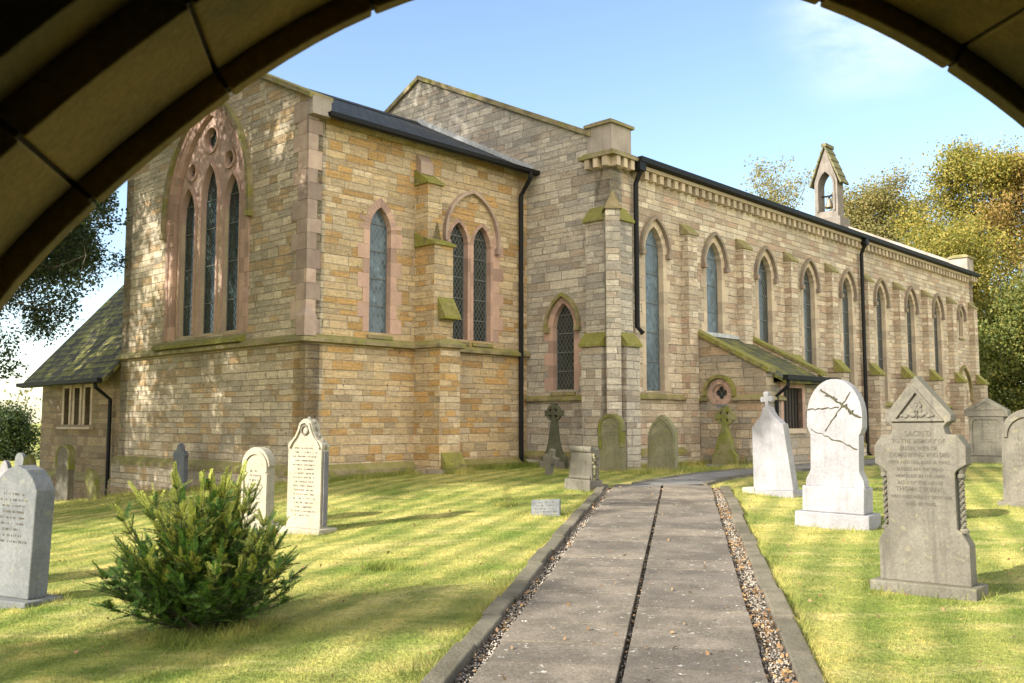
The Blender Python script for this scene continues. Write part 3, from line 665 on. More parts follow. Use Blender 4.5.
# chancel buttress, three stages
def caps(mb, u0, u1, v_in, v_out, zb, zt, ov=.05):
    mb.prism([(u0 - ov, v_in, zb), (u0 - ov, v_out - ov, zb), (u0 - ov, v_out - ov, zb + .05), (u0 - ov, v_in, zt)], (u1 - u0 + 2 * ov, 0, 0)); return mb
bt = MB().box((2.76, -.40, 5.35), (3.16, .05, 6.72)).box((2.76, -.62, 3.2), (3.30, .05, 5.34)).box((2.75, -.82, -.2), (3.33, .05, 3.19))
bo = part(bt, 'chancel_buttress', 'chancel')
for cp in (caps(MB(), 2.76, 3.16, 0.0, -.40, 6.70, 7.05), caps(MB(), 2.76, 3.30, -.02, -.62, 5.34, 5.66).prism([(2.9, -.4, 5.5), (3.16, -.4, 5.5), (3.03, -.4, 5.92)], (0, .4, 0)),
           MB().prism([(2.86, -.62, 3.75), (2.86, -.86, 3.75), (2.86, -.86, 3.80), (2.86, -.621, 4.22)], (.46, 0, 0)),
           MB().prism([(2.80, -.82, .62), (2.80, -.98, .62), (2.80, -.98, .70), (2.80, -.82, .95)], (.56, 0, 0))): part(cp, 'weathering', 'moss', bo)
part(string(MB(), [(2.75, 0), (2.75, -.82), (3.33, -.82), (3.33, 0)], 3.2, .09, .17), 'string_course', 'string', bo)
part(MB().box((2.68, -.95, -.2), (3.40, -.02, .6)), 'plinth', 'annex', bo)
part(MB().prism([(2.77, -.16, 6.96), (2.77, .02, 6.96), (2.77, .02, 7.42), (2.77, -.10, 7.30), (2.77, -.16, 7.24)], (.34, 0, 0)), 'capstone', 'purple', bo)
# chancel roof
rf = MB(); ov = .34; sl = .5
def roofz(v): return 7.62 + sl * (v + ov)
rz = roofz(apx)
rf.prism([(.38, -ov, 7.62), (.38, apx, rz), (.38, VN + ov, 7.62), (.38, VN + ov, 7.54), (.38, apx, rz - .1), (.38, -ov, 7.54)], (A - .38, 0, 0))
ro = part(rf, 'chancel_roof', 'slate')
part(MB().prism([(.4, apx - .14, rz - .05), (.4, apx, rz + .06), (.4, apx + .14, rz - .05)], (A - .42, 0, 0)), 'ridge_tiles', 'slate', ro)
part(MB().prism([(A - .05, -ov + .1, 7.68), (A - .05, apx, rz + .02), (A - .05, apx, rz + .16), (A - .05, -ov + .1, 7.80)], (.04, 0, 0)), 'flashing', 'lead', ro)
cop = MB()
for s_ in (0, 1):
    f_ = (lambda v: v) if s_ == 0 else (lambda v: 2 * apx - v)
    n_ = 6
    for i in range(n_):
        va, vb = -.12 + (apx + .12) * i / n_, -.12 + (apx + .12) * (i + 1) / n_ - .006
        za, zb = 8.0 + slope_c * va, 8.0 + slope_c * vb
        cop.hexa([(-.09, f_(va), za), (.47, f_(va), za), (.47, f_(vb), zb), (-.09, f_(vb), zb)], [(-.09, f_(va), za + .1), (.47, f_(va), za + .1), (.47, f_(vb), zb + .1), (-.09, f_(vb), zb + .1)])
part(cop, 'gable_coping', 'string')
part(MB().box((-.035, -.16, 7.62), (.4, .04, 7.97)), 'kneeler', 'block')
gu = MB().prism([(.2, -ov - .02, 7.55), (.2, -ov - .10, 7.565), (.2, -ov - .11, 7.65), (.2, -ov + .02, 7.65)], (A - .1, 0, 0))
part(gu, 'gutter', 'black')
for k in range(7): pass
part(MB().tube([(6.02, -.42, 7.56), (6.02, -.42, 7.45), (6.02, -.1, 7.05), (6.02, -.1, .75), (6.05, -.14, .62), (6.14, -.34, .5)], .055, 10), 'downpipe', 'black')
# other chancel walls (light and neighbours)
part(MB().plate([(0, -1.2), (A + .2, -1.2), (A + .2, 7.75), (0, 7.75)], [], 0, .4, WALLN(VN)), 'north_wall', 'east')

# --- nave
NV = apx; sln = .478
def gable_n(v): return 8.18 + sln * ((NV + 2.0) - abs(v - NV))
vW, vE = -B, 2 * NV + B
NE = E(A); NS = S(-B)
part(MB().plate([(vW, -.2), (vE, -.6), (vE, 8.0), (2 * NV + 2.0, gable_n(2 * NV + 2.0)), (NV, gable_n(NV)), (-2.0, gable_n(-2.0)), (vW, 8.0)], [hole(-1.16, .64, 2.32, 3.78, 4.36)], 0, .45, NE), 'nave_gable_wall', 'nave_east')
lancet(NE, -1.16, .64, 2.32, 3.78, 4.36, .15, 'glass_dark', 'pink', hood=(.15, .0), hood_mat='string')
nave_w = [8.03 + 2.69 * i for i in range(8)]
hs = [hole(c, .74, 2.30, 5.60, 6.24) for c in nave_w] + [hole(29.55, 1.0, .3, 2.6, 3.4), hole(29.55, .5, 5.0, 5.75, 6.1)]
part(MB().plate([(A, -.2), (UE, -.2), (UE, 7.6), (A, 7.6)], hs, 0, .45, NS), 'nave_wall', 'nave')
for i, c in enumerate(nave_w):
    lancet(NS, c, .74, 2.30, 5.60, 6.24, .16, 'glass_sky_tone' if i < 2 else 'glass_dark', 'pale', hood=(.17, .0), alt=.12, bars=5)
lancet(NS, 29.55, .5, 5.0, 5.75, 6.1, .14, 'glass_dark', 'pale', alt=0, bars=1, hood=(.14, 0))
dr = part(MB().voussoirs(pointed(29.55, 1.0, .3, 2.6, 3.4), .22, -.01, .3, NS, alt=.1), 'nave_door', 'pale')
part(MB().plate(pointed(29.55, 1.0, .3, 2.6, 3.4), [], .28, .33, NS), 'door_leaf', 'door', dr)
part(MB().band(pointed(29.55, 1.56, 2.4, 2.6, 3.75), .08, -.12, 0, NS), 'hood_mould', 'string', dr)
# buttresses
first = None
part(MB().box((9.18, -B - .22, -.2), (9.58, -B + .05, 6.20)), 'nave_buttress', 'nave'); part(caps(MB(), 9.18, 9.58, -B, -B - .22, 6.20, 6.50, .04), 'upper_cap', 'string')
for i in range(1, 9):
    u = 9.38 + 2.69 * i
    if i == 8: u = 30.75
    if first is None:
        bt = MB().box((-.20, -.22, 3.1), (.20, .05, 6.20)).box((-.20, -.50, -.2), (.20, .05, 3.09)).box((-.24, -.58, -.2), (.24, .04, .9))
        first = part(bt, 'nave_buttress', 'nave')
        cp = caps(MB(), -.20, .20, 0, -.22, 6.20, 6.50, .04); part(cp, 'upper_cap', 'string', first)
        cp = caps(MB(), -.20, .20, -.2, -.50, 3.09, 3.52, .05); part(cp, 'lower_cap', 'moss', first)
        first.location = (u, -B, 0)
    else:
        o = first.copy(); COL.objects.link(o); o.location = (u, -B, 0)
        for ch in list(first.children):
            c = ch.copy(); COL.objects.link(c); c.parent = o
# corner buttresses with a diagonal shaft
cb = MB()
cb.box((A - .22, -B - .02, -.2), (A + .05, -2.02, 6.10)).box((A + .02, -B - .22, -.2), (A + .52, -B + .05, 6.10))
cb.box((A - .40, -B - .02, -.2), (A - .21, -2.02, 3.25)).box((A + .02, -B - .40, -.2), (A + .52, -B - .21, 3.25))
Mx = Matrix.Translation((A + .0, -B - .0, 0)) @ Matrix.Rotation(R(45), 4, 'Z')
cb.box((-.42, -.16, -.2), (.1, .16, 6.30), Mx)
co = part(cb, 'corner_buttress', 'nave_east')
part(MB().prism([(A, -B - .05, 6.10), (A - .28, -B - .05, 6.10), (A - .28, -B - .05, 6.15), (A, -B - .05, 6.48)], (0, B - 2.02 + .1, 0)), 'weathering', 'moss', co)
part(MB().prism([(A + .0, -B, 6.10), (A + .0, -B - .28, 6.10), (A + .0, -B - .28, 6.15), (A + .0, -B, 6.48)], (.56, 0, 0)), 'weathering', 'moss', co)
part(MB().prism([(A - .2, -B - .05, 3.25), (A - .45, -B - .05, 3.25), (A - .45, -B - .05, 3.31), (A - .2, -B - .05, 3.60)], (0, B - 2.02 + .1, 0)), 'weathering', 'moss', co)
part(MB().prism([(A + .0, -B - .2, 3.25), (A + .0, -B - .45, 3.25), (A + .0, -B - .45, 3.31), (A + .0, -B - .2, 3.60)], (.56, 0, 0)), 'weathering', 'moss', co)
gp = MB()
gp.prism([tuple(Mx @ Vector(q)) for q in ((-.46, -.20, 6.30), (-.46, .20, 6.30), (-.46, 0, 6.72))], Mx.to_3x3() @ Vector((.56, 0, 0)))
part(gp, 'gablet', 'string', co)
# corner pier with cornice and corbels
for u0, tagn in ((A, 0), (UE - .75, 1)):
    p0, p1, q0, q1 = u0 - .04, u0 + .72, -B - .08, -B + .62
    pr_ = part(MB().box((p0, q0, 7.72), (p1, q1, 8.36)), 'corner_pier', 'block')
    cc = MB().box((p0 - .06, q0 - .06, 8.36), (p1 + .06, q1 + .06, 8.43)).add([(p0 - .06, q0 - .06, 8.432), (p1 + .06, q0 - .06, 8.432), (p1 + .06, q1 + .06, 8.432), (p0 - .06, q1 + .06, 8.432), (p0 + .12, q0 + .12, 8.52), (p1 - .12, q0 + .12, 8.52), (p1 - .12, q1 - .12, 8.52), (p0 + .12, q1 - .12, 8.52)], [(0, 1, 5, 4), (1, 2, 6, 5), (2, 3, 7, 6), (3, 0, 4, 7), (4, 5, 6, 7)])
    part(cc, 'cap', 'string', pr_)
    bs = MB().box((p0 - .20, q0 - .20, 7.58), (p1 + .03, q1 + .12, 7.66)).box((p0 - .12, q0 - .12, 7.66), (p1 + .03, q1 + .06, 7.72))
    part(bs, 'base_moulding', 'string', pr_)
    cr = MB()
    for k in range(3):
        y0 = q0 + .02 + k * .26; cr.box((p0 - .16, y0, 7.36), (p0 + .05, y0 + .13, 7.579))
        x0 = p0 + .0 + k * .27; cr.box((x0, q0 - .16, 7.36), (x0 + .13, q0 + .05, 7.579))
    part(cr, 'corbels', 'pale', pr_)
cn = MB(); u = A + .86
while u < UE - .95: cn.box((u, -B - .15, 7.27), (u + .15, -B + .03, 7.47)); u += .31
part(cn, 'corbel_table', 'pale')
part(MB().box((A + .76, -B - .19, 7.472), (UE - .8, -B + .03, 7.56)), 'cornice', 'pale')
part(MB().prism([(A + .74, -B - .16, 7.565), (A + .74, -B - .36, 7.58), (A + .74, -B - .37, 7.70), (A + .74, -B - .16, 7.70)], (UE - A - 1.5 + .75, 0, 0)), 'gutter', 'black')
for (uu, zb) in ((7.16, 3.75), (19.74, .6)):
    part(MB().tube([(uu, -B - .28, 7.6), (uu, -B - .28, 7.42), (uu, -B - .12, 7.1), (uu, -B - .12, zb), (uu + .03, -B - .25, zb - .15)], .06, 10).box((uu - .12, -B - .34, 7.38), (uu + .12, -B - .12, 7.6)), 'downpipe', 'black')
# nave roof, far gable, back walls
rf = MB(); zz = 7.68
rf.prism([(A + .42, vW - .25, zz), (A + .42, NV, zz + .452 * (NV - vW + .25)), (A + .42, vE + .25, zz), (A + .42, vE + .25, zz - .1), (A + .42, NV, zz + .452 * (NV - vW + .25) - .1), (A + .42, vW - .25, zz - .1)], (UE - A - .85, 0, 0))
part(rf, 'nave_roof', 'slate')
part(MB().plate([(vW, -.2), (vE, -.6), (vE, 8.0), (2 * NV + 2.0, gable_n(2 * NV + 2.0)), (NV, gable_n(NV)), (-2.0, gable_n(-2.0)), (vW, 8.0)], [], 0, .45, E(UE - .45)), 'west_gable_wall', 'nave')
part(MB().plate([(A, -.8), (UE, -.8), (UE, 7.7), (A, 7.7)], [], 0, .4, WALLN(vE)), 'nave_north_wall', 'nave')
for ug in (A - .08, UE - .52):
    cop = MB()
    for s_ in (0, 1):
        f_ = (lambda v: v) if s_ == 0 else (lambda v: 2 * NV - v)
        for i in range(9):
            va, vb = -2.05 + (NV + 2.05) * i / 9, -2.05 + (NV + 2.05) * (i + 1) / 9 - .006
            za, zb = gable_n(va), gable_n(vb)
            cop.hexa([(ug, f_(va), za), (ug + .6, f_(va), za), (ug + .6, f_(vb), zb), (ug, f_(vb), zb)], [(ug, f_(va), za + .13), (ug + .6, f_(va), za + .13), (ug + .6, f_(vb), zb + .13), (ug, f_(vb), zb + .13)])
    part(cop, 'gable_coping', 'string' if ug < 10 else 'block')
# string course and plinth round the nave
part(string(MB(), [(A, 0), (A, -2.0)], 2.12, .1, .14), 'string_course', 'string')
part(string(MB(), [(A + .54, -B), (UE, -B)], 2.16, .1, .14), 'string_course', 'string')
part(string(MB(), [(A, 0), (A, -2.0)], .78, .13, .2), 'plinth_top', 'string')
part(string(MB(), [(A + .54, -B), (UE, -B)], .85, .13, .2), 'plinth_top', 'string')
part(MB().box((A - .11, -2.0, -.2), (A + .1, -.01, .70)).box((A + .54, -B - .11, -.2), (UE, -B + .1, .77)), 'plinth', 'nave_east')
# bellcote on the far gable apex
bu, bv, bz = UE - .95, NV - .72, gable_n(NV) - .62
bc = part(MB().box((bu - .08, bv - .72, bz - .6), (bu + .98, bv + .72, bz + .42)), 'bellcote', 'bell_stone')
BE = E(bu + .10)
out = [(bv - .55, bz + .42), (bv + .55, bz + .42), (bv + .55, bz + 2.15), (bv, bz + 3.72), (bv - .55, bz + 2.15)]
part(MB().plate(out, [pointed(bv, .70, bz + .75, bz + 1.95, bz + 2.6)], 0, .62, BE), 'bell_frame', 'bell_stone', bc)
part(MB().band(pointed(bv, .70, bz + .75, bz + 1.95, bz + 2.6), .09, -.06, 0, BE), 'arch_moulding', 'bell_stone', bc)
rt = MB()
for s_ in (-1, 1):
    for i in range(5):
        a0, a1 = i / 5, (i + 1) / 5 + .03
        p0 = Vector((0, bv + s_ * (.74 - .74 * a0), bz + 1.98 + 1.84 * a0)); p1 = Vector((0, bv + s_ * (.74 - .74 * min(a1, 1)), bz + 1.98 + 1.84 * min(a1, 1)))
        nn = Vector((0, s_ * .93, .37))
        q = [p0 + nn * .07, p1 + nn * .03, p1 - nn * .02, p0 - nn * .02]
        rt.prism([(bu + .0, v_.y, v_.z) for v_ in q], (.82, 0, 0))
part(rt, 'stone_tiles', 'bell_tile', bc)
part(MB().box((bu - .02, bv - .12, bz + 3.78), (bu + .84, bv + .12, bz + 3.93)), 'ridge_stone', 'bell_tile', bc)
prof = [(0, .42), (.06, .42), (.10, .36), (.13, .22), (.17, .10), (.23, .0), (.21, -.01), (0, .02)]
part(MB().lathe(prof, (bu + .42, bv, bz + .98)), 'bell', 'bronze', bc, smooth=True)
part(MB().tube([(bu + .42, bv - .32, bz + 1.52), (bu + .42, bv + .32, bz + 1.52)], .045).tube([(bu + .42, bv, bz + 1.52), (bu + .42, bv, bz + 1.38)], .05).tube([(bu + .42, bv - .2, bz + 1.5), (bu + .42, bv - .22, bz + 2.1)], .03).lathe([(0, -.06), (.05, -.03), (0, .03)], (bu + .42, bv, bz + .96)), 'bell_headstock', 'black', bc)

# --- lean-to annex on the nave's south side
a0, a1, av = 9.62, 12.58, -4.57
def annz(v): return 3.85 + (v + 2.58) * .512
anx = part(MB().plate([(av, -.1), (-B, -.1), (-B, annz(-B)), (av, annz(av) - .06)], [circle(-3.34, 2.28, .21)], 0, .35, E(a0)), 'annex_wall', 'annex')
part(MB().plate([(a0 + .35, -.1), (a1, -.1), (a1, 2.5), (a0 + .35, 2.5)], [[(10.42, 1.42), (11.40, 1.42), (11.40, 2.4), (10.42, 2.4)]], 0, .3, S(av)), 'front_wall', 'annex', anx)
part(MB().plate([(-2.561, -.1), (av, -.1), (av, annz(av)), (-2.561, annz(-2.561))], [], 0, .3, E(a1 - .3)), 'end_wall', 'annex', anx)
rf = MB(); q = [(a0 + .3, av - .32, annz(av - .32) - .10), (a0 + .3, -B, annz(-B) - .10), (a0 + .3, -B, annz(-B) - .17), (a0 + .3, av - .32, annz(av - .32) - .17)]
part(rf.prism(q, (a1 - a0 - .55, 0, 0)), 'annex_roof', 'slate_green')
for uu, w_ in ((a0 - .08, .36), (a1 - .3, .36)):
    cp = MB()
    for i in range(3):
        va, vb = av - .10 + (-B - av + .1) * i / 3, av - .10 + (-B - av + .1) * (i + 1) / 3 - .006
        cp.hexa([(uu, va, annz(va) - .04), (uu + w_, va, annz(va) - .04), (uu + w_, vb, annz(vb) - .04), (uu, vb, annz(vb) - .04)], [(uu, va, annz(va) + .07), (uu + w_, va, annz(va) + .07), (uu + w_, vb, annz(vb) + .07), (uu, vb, annz(vb) + .07)])
    part(cp, 'annex_coping', 'moss')
part(MB().box((a0 + .3, -B - .05, annz(-B) - .1), (a1 - .3, -B - .001, annz(-B) + .0)), 'flashing', 'lead')
part(MB().prism([(a0 + .25, av - .28, 2.56), (a0 + .25, av - .42, 2.57), (a0 + .25, av - .43, 2.68), (a0 + .25, av - .30, 2.68)], (a1 - a0 - .1, 0, 0)).tube([(a0 + .4, av - .36, 2.56), (a0 + .4, av - .34, 2.42), (a0 + .38, av - .06, 2.2), (a0 + .38, av - .06, .7)], .045), 'annex_gutter', 'black')
part(string(MB(), [(a0, -B), (a0, -3.0)], 2.14, .09, .14), 'string_course', 'string')
part(string(MB(), [(a0, -3.68), (a0, av), (a0 + .8, av)], 2.14, .09, .14), 'string_course', 'string')
qf = part(MB().voussoirs([(-3.34 + .21 * math.cos(t), 2.28 + .21 * math.sin(t)) for t in [math.pi * (1 - i / 12) * 1 for i in range(25)]], .12, -.02, .1, E(a0)), 'round_window', 'pink')
part(MB().plate(circle(-3.34, 2.28, .205), [foil(-3.34, 2.28, .16, 4)], .05, .10, E(a0)), 'foil_cusps', 'pink', qf)
part(MB().plate(circle(-3.34, 2.28, .205), [], .14, .15, E(a0)), 'glass', 'glass_dark', qf)
part(MB().band([(-3.70, 2.2)] + [(-3.34 - .36 * math.cos(math.pi * i / 12), 2.28 + .36 * math.sin(math.pi * i / 12)) for i in range(13)] + [(-2.98, 2.2)], .08, -.1, 0, E(a0)), 'hood_mould', 'moss', qf)
aw = MB().voussoirs([(10.42, 1.42), (10.42, 2.4), (11.40, 2.4), (11.40, 1.42)], .14, -.012, .14, S(av)); awo = part(aw, 'annex_window', 'pink')
part(MB().plate([(10.42, 1.42), (11.40, 1.42), (11.40, 2.4), (10.42, 2.4)], [], .14, .17, S(av)), 'shutter', 'door', awo)
br = MB()
for k in range(6): br.tube([(10.50 + k * .155, av + .06, 1.42), (10.50 + k * .155, av + .06, 2.4)], .014, 6)
part(br, 'window_bars', 'black', awo); part(MB().box((10.32, av - .06, 1.30), (11.50, av + .1, 1.415)), 'sill', 'pale', awo)

# --- vestry north of the chancel
vs0, vs1 = VN + .0, 13.35; ur = 2.75; vsl = 1.12
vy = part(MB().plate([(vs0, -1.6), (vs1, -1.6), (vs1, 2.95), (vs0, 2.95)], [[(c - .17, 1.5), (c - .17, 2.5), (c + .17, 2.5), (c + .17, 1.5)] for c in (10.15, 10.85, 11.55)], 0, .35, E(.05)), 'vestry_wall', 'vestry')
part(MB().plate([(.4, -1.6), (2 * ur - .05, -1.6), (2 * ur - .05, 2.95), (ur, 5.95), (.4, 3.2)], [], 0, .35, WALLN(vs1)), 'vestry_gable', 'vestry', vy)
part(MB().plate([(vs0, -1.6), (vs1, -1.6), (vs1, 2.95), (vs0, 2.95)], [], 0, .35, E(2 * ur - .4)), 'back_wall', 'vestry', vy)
ez = 2.66; rdg = ez + vsl * (ur + .42)
rf = MB().prism([(-.42, vs0 + .0, ez), (ur, vs0, rdg), (2 * ur + .42, vs0, ez), (2 * ur + .42, vs0, ez - .12), (ur, vs0, rdg - .14), (-.42, vs0, ez - .12)], (0, vs1 + .32 - vs0, 0))
vr = part(rf, 'vestry_roof', 'slate_moss')
rdt = MB()
for i in range(11): rdt.prism([(ur - .16, vs0 + i * .5, rdg - .08), (ur, vs0 + i * .5, rdg + .10), (ur + .16, vs0 + i * .5, rdg - .08)], (0, .49, 0))
part(rdt, 'ridge_stones', 'string', vr)
part(MB().prism([(-.42, vs0 + .1, 2.56), (-.54, vs0 + .1, 2.58), (-.55, vs0 + .1, 2.68), (-.43, vs0 + .1, 2.68)], (0, vs1 - vs0 + .3, 0)).tube([(-.46, vs0 + .42, 2.58), (-.44, vs0 + .42, 2.45), (-.06, vs0 + .42, 2.15), (-.06, vs0 + .42, -.5)], .05), 'vestry_gutter', 'black')
for c in (10.15, 10.85, 11.55):
    o = part(MB().voussoirs([(c - .17, 1.5), (c - .17, 2.5), (c + .17, 2.5), (c + .17, 1.5)], .13, -.01, .15, E(.05)), 'vestry_window', 'pale')
    part(MB().plate([(c - .17, 1.5), (c - .17, 2.5), (c + .17, 2.5), (c + .17, 1.5)], [], .16, .17, E(.05)), 'glass', 'glass_dark', o)
part(MB().prism([(.06, 9.75, 1.38), (-.06, 9.75, 1.38), (-.06, 9.75, 1.44), (.2, 9.75, 1.52)], (0, 2.2, 0)), 'vestry_sill', 'pale')
part(string(MB(), [(.05, vs1), (.05, vs0)], .1, .12, .2), 'plinth_top', 'string')
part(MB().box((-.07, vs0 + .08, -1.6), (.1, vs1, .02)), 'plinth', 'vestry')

# path along the nave
cpth = MB()
up_ = [wxy(u, v) for u, v in ((2.0, -5.92), (4.2, -5.5), (5.7, -5.15), (8, -4.85), (12, -4.75), (20, -4.4), (34, -4.4))]
lo_ = [wxy(u, v) for u, v in ((3.35, -6.75), (4.6, -6.35), (6.1, -6.05), (8, -5.95), (12, -5.9), (20, -5.8), (34, -5.8))]
def resample(p, n):
    p = np.array(p); d = np.r_[0, np.cumsum(np.linalg.norm(np.diff(p, axis=0), axis=1))]; q = np.linspace(0, d[-1], n)
    return np.stack([np.interp(q, d, p[:, 0]), np.interp(q, d, p[:, 1])], 1)
n_ = 90; ua, la = resample(up_, n_), resample(lo_, n_); rows = 7
vs = []
for i in range(n_):
    for k in range(rows):
        p = ua[i] + (la[i] - ua[i]) * k / (rows - 1); vs.append((p[0], p[1], float(gz(p[0], p[1])) + .035))
fs = [(i * rows + k, i * rows + k + 1, (i + 1) * rows + k + 1, (i + 1) * rows + k) for i in range(n_ - 1) for k in range(rows - 1)]
tag(MB().add(vs, fs).build('church_path', M['tarmac']), kind='structure')
ce = MB()
for edge, o_ in ((ua, -.07), (la, .07)):
    for i in range(n_ - 1):
        a, c = edge[i], edge[i + 1]; t_ = (c - a) / np.linalg.norm(c - a); nn = np.array([t_[1], -t_[0]])
        if path_ts(a[0], a[1])[0] < PATH_END and abs(path_ts(a[0], a[1])[1]) < 1.3: continue
        q = [(*(a + nn * -.05), 0), (*(a + nn * .05), 0), (*(c - t_ * .01 + nn * .05), 0), (*(c - t_ * .01 - nn * .05), 0)]
        q = [(x_, y_, float(gz(x_, y_)) + .05) for x_, y_, _ in q]
        ce.hexa([(x_, y_, z_ - .15) for x_, y_, z_ in q], q)
tag(ce.build('church_path_kerb', M['kerb']), kind='structure')

# ------------------------------------------------------------------ stone gateway the picture is taken from
gd, gs_, gzc = 2.1, .747, 1.028
gpd = np.array([-.17365, .98481]); gq = np.array([.98481, .17365])
gc = gpd * gd + gq * gs_
gate = empty('gateway', (gc[0], gc[1], 0), math.atan2(gq[1], gq[0]))
tag(gate, 'dark stone gateway arch with moulded voussoirs framing the churchyard', 'gateway')
_ta = np.array([0, 53.8, 58.3, 63.9, 71.8, 77.9, 111.9, 119, 126.5, 132.4, 138.9, 144.9, 150.9, 180.]); _tr = np.array([.783, .781, .781, .783, .7885, .7905, .791, .784, .778, .774, .776, .786, .797, .80])
def grad(deg):
    k = np.linspace(-8, 8, 9); return float(np.mean(np.interp(deg + k, _ta, _tr))) * gd
def gpath(dr, n=48):
    out = [(-(grad(180) + dr), -.1)]
    for i in range(n + 1):
        t = 180 - 180 * i / n; r_ = grad(t) + dr; out.append((r_ * math.cos(R(t)), gzc + r_ * math.sin(R(t))))
    return out + [(grad(0) + dr, -.1)]
GF = lambda a, b_, d: (a, -d, b_)             # d = depth towards the camera
m, g, b = material('gateway_stone')
tc = g.new('ShaderNodeTexCoord').outputs['Object']; n1 = g.noise(tc, 2.5, 5, .65); n2 = g.noise(tc, 50, 4, .65)
c = g.mix(g.rng(n1, .35, .65), (.36, .235, .05), (.25, .175, .045)); c = g.mix(1.0, c, g.ramp(n2, [(.3, (.78, .78, .78)), (.7, (1.1, 1.1, 1.1))]), 'MULTIPLY')
c = g.mix(g.m('MULTIPLY', g.rng(g.noise(tc, 1.1, 4), .5, .62), .5), c, (.10, .10, .04))
g.put(b.inputs['Base Color'], c); bump(g, b, g.m('ADD', n1, g.m('MULTIPLY', n2, .5)), .01); M['gate'] = m
M['gate_wall'] = stone('gateway_rubble', [(.26, .21, .14), (.22, .18, .12), (.28, .22, .13)], .2, .45, stain=.5, seed=44, mortar=(.18, .15, .11))
def arch_ring(name, dr, w, d0, d1, off=0.0):
    """radial blocks: the joints of all three orders line up"""
    mb = MB(); joints = np.arange(180 + off, -.1, -13.0)
    joints = [180] + [j for j in joints if 2 < j < 178] + [0]
    ge_ = .16
    for a, c in zip(joints[:-1], joints[1:]):
        k = 6; aa = np.linspace(a - ge_, c + ge_, k)
        for i in range(k - 1):
            p = []
            for t in (aa[i], aa[i + 1]):
                r0 = grad(t) + dr; p.append(((r0 * math.cos(R(t)), gzc + r0 * math.sin(R(t))), ((r0 + w) * math.cos(R(t)), gzc + (r0 + w) * math.sin(R(t)))))
            (p0, P0), (p1, P1) = p
            mb.hexa([GF(*p0, d0), GF(*p1, d0), GF(*P1, d0), GF(*P0, d0)], [GF(*p0, d1), GF(*p1, d1), GF(*P1, d1), GF(*P0, d1)])
    for sx in (-1, 1):
        r0 = grad(180 if sx < 0 else 0) + dr
        z = gzc - .004
        while z > -.1:
            z0 = max(-.12, z - .38); x0, x1 = sorted((sx * r0, sx * (r0 + w))); mb.add(*(lambda q: (q.v, q.f))(MB().hexa([GF(x0, z0 + .006, d0), GF(x1, z0 + .006, d0), GF(x1, z, d0), GF(x0, z, d0)], [GF(x0, z0 + .006, d1), GF(x1, z0 + .006, d1), GF(x1, z, d1), GF(x0, z, d1)]))); z = z0
    o = mb.build(name, M['gate'], gate, bevel=.006)
    return o
arch_ring('outer_arch_order', 0.0, .30, 0.0, .045)
arch_ring('middle_arch_order', .05, .26, .048, .375)
arch_ring('inner_arch_order', .115, .22, .378, .50)
HW = grad(180) + .62; HR = grad(0) + .62
backing = gpath(.008); 
part(MB().plate([(-HW, -.1), (HR, -.1), (HR, 3.3), (.1, 4.9), (-HW, 3.3)], [gpath(.14)], .004, .49, GF), 'front_wall', 'gate_wall', gate)
jf = MB().band(gpath(.012, 60), .12, .006, .04, GF).band(gpath(.062, 60), .07, .05, .37, GF).band(gpath(.127, 60), .06, .38, .49, GF); part(jf, 'mortar_joints', 'soil', gate)
D1 = 4.3
for q0, q1 in ((-HW, -HW + .36), (HR - .36, HR)): part(MB().box((q0, -D1, -.3), (q1, -.50, 3.1)), 'side_wall', 'gate_wall', gate)
part(MB().plate([(-HW, -.1), (HR, -.1), (HR, 3.1), (-HW, 3.1)], [pointed(.1, 2.3, -.05, 1.6, 2.5)], D1, D1 + .35, GF), 'back_wall', 'gate_wall', gate)
gdoor = MB()
for k in range(11): gdoor.box((-1.05 + k * .21, -D1 - .25, .02), (-1.05 + k * .21 + .204, -D1 - .19, 2.6))
part(gdoor, 'oak_door', 'door', gate)
part(MB().box((-HW + .3, -D1, 3.101), (HR - .3, -.495, 3.2)), 'ceiling_boards', 'door', gate)
rr = MB()
rr.prism([(-HW - .3, .12, 3.15), (.1, .12, 5.05), (HR + .3, .12, 3.15), (HR + .3, .12, 3.28), (.1, .12, 5.2), (-HW - .3, .12, 3.28)], (0, -D1 - .8, 0)); part(rr, 'gateway_roof', 'slate', gate)

# ------------------------------------------------------------------ gravestones
def gstone(name, a, b_, **k): M[name] = plain(name + '_stone', a, b_, k.pop('scale', 3), island=0, **k)
gstone('g_grey', (.17, .178, .182), (.115, .122, .127), lichen=.25, streak=.25, bumpd=.003)
gstone('g_white', (.29, .283, .297), (.22, .216, .23), streak=.3, lichen=.06, bumpd=.003)
gstone('g_buff', (.35, .32, .25), (.27, .245, .195), lichen=.35, streak=.25, bumpd=.005)
gstone('g_tan', (.165, .152, .125), (.115, .106, .088), lichen=.22, streak=.65, bumpd=.008, moss=.12)
gstone('g_green', (.22, .205, .13), (.15, .145, .09), lichen=.7, streak=.4, moss=.35, bumpd=.012, mossy=((.22, .20, .05), (.12, .13, .04)))
gstone('g_moss', (.22, .20, .10), (.12, .12, .05), lichen=.6, moss=.6, bumpd=.02, mossy=((.20, .20, .03), (.08, .10, .02)))
gstone('g_black', (.085, .085, .055), (.05, .052, .035), lichen=.3, moss=.25, bumpd=.012, mossy=((.12, .12, .03), (.05, .06, .02)))
gstone('g_dark', (.16, .16, .17), (.10, .10, .11), lichen=.3, moss=.1)
gstone('g_slate', (.13, .145, .17), (.09, .10, .12), lichen=.2, rough=.5)
M['letters'] = simple('worn_dark_lettering', (.10, .09, .07), .8); M['letters_soft'] = simple('faded_lettering', (.10, .09, .072), .8)
M['letters_white'] = simple('white_lettering', (.6, .6, .58), .7)
EAST = math.atan2(-.687, .727)
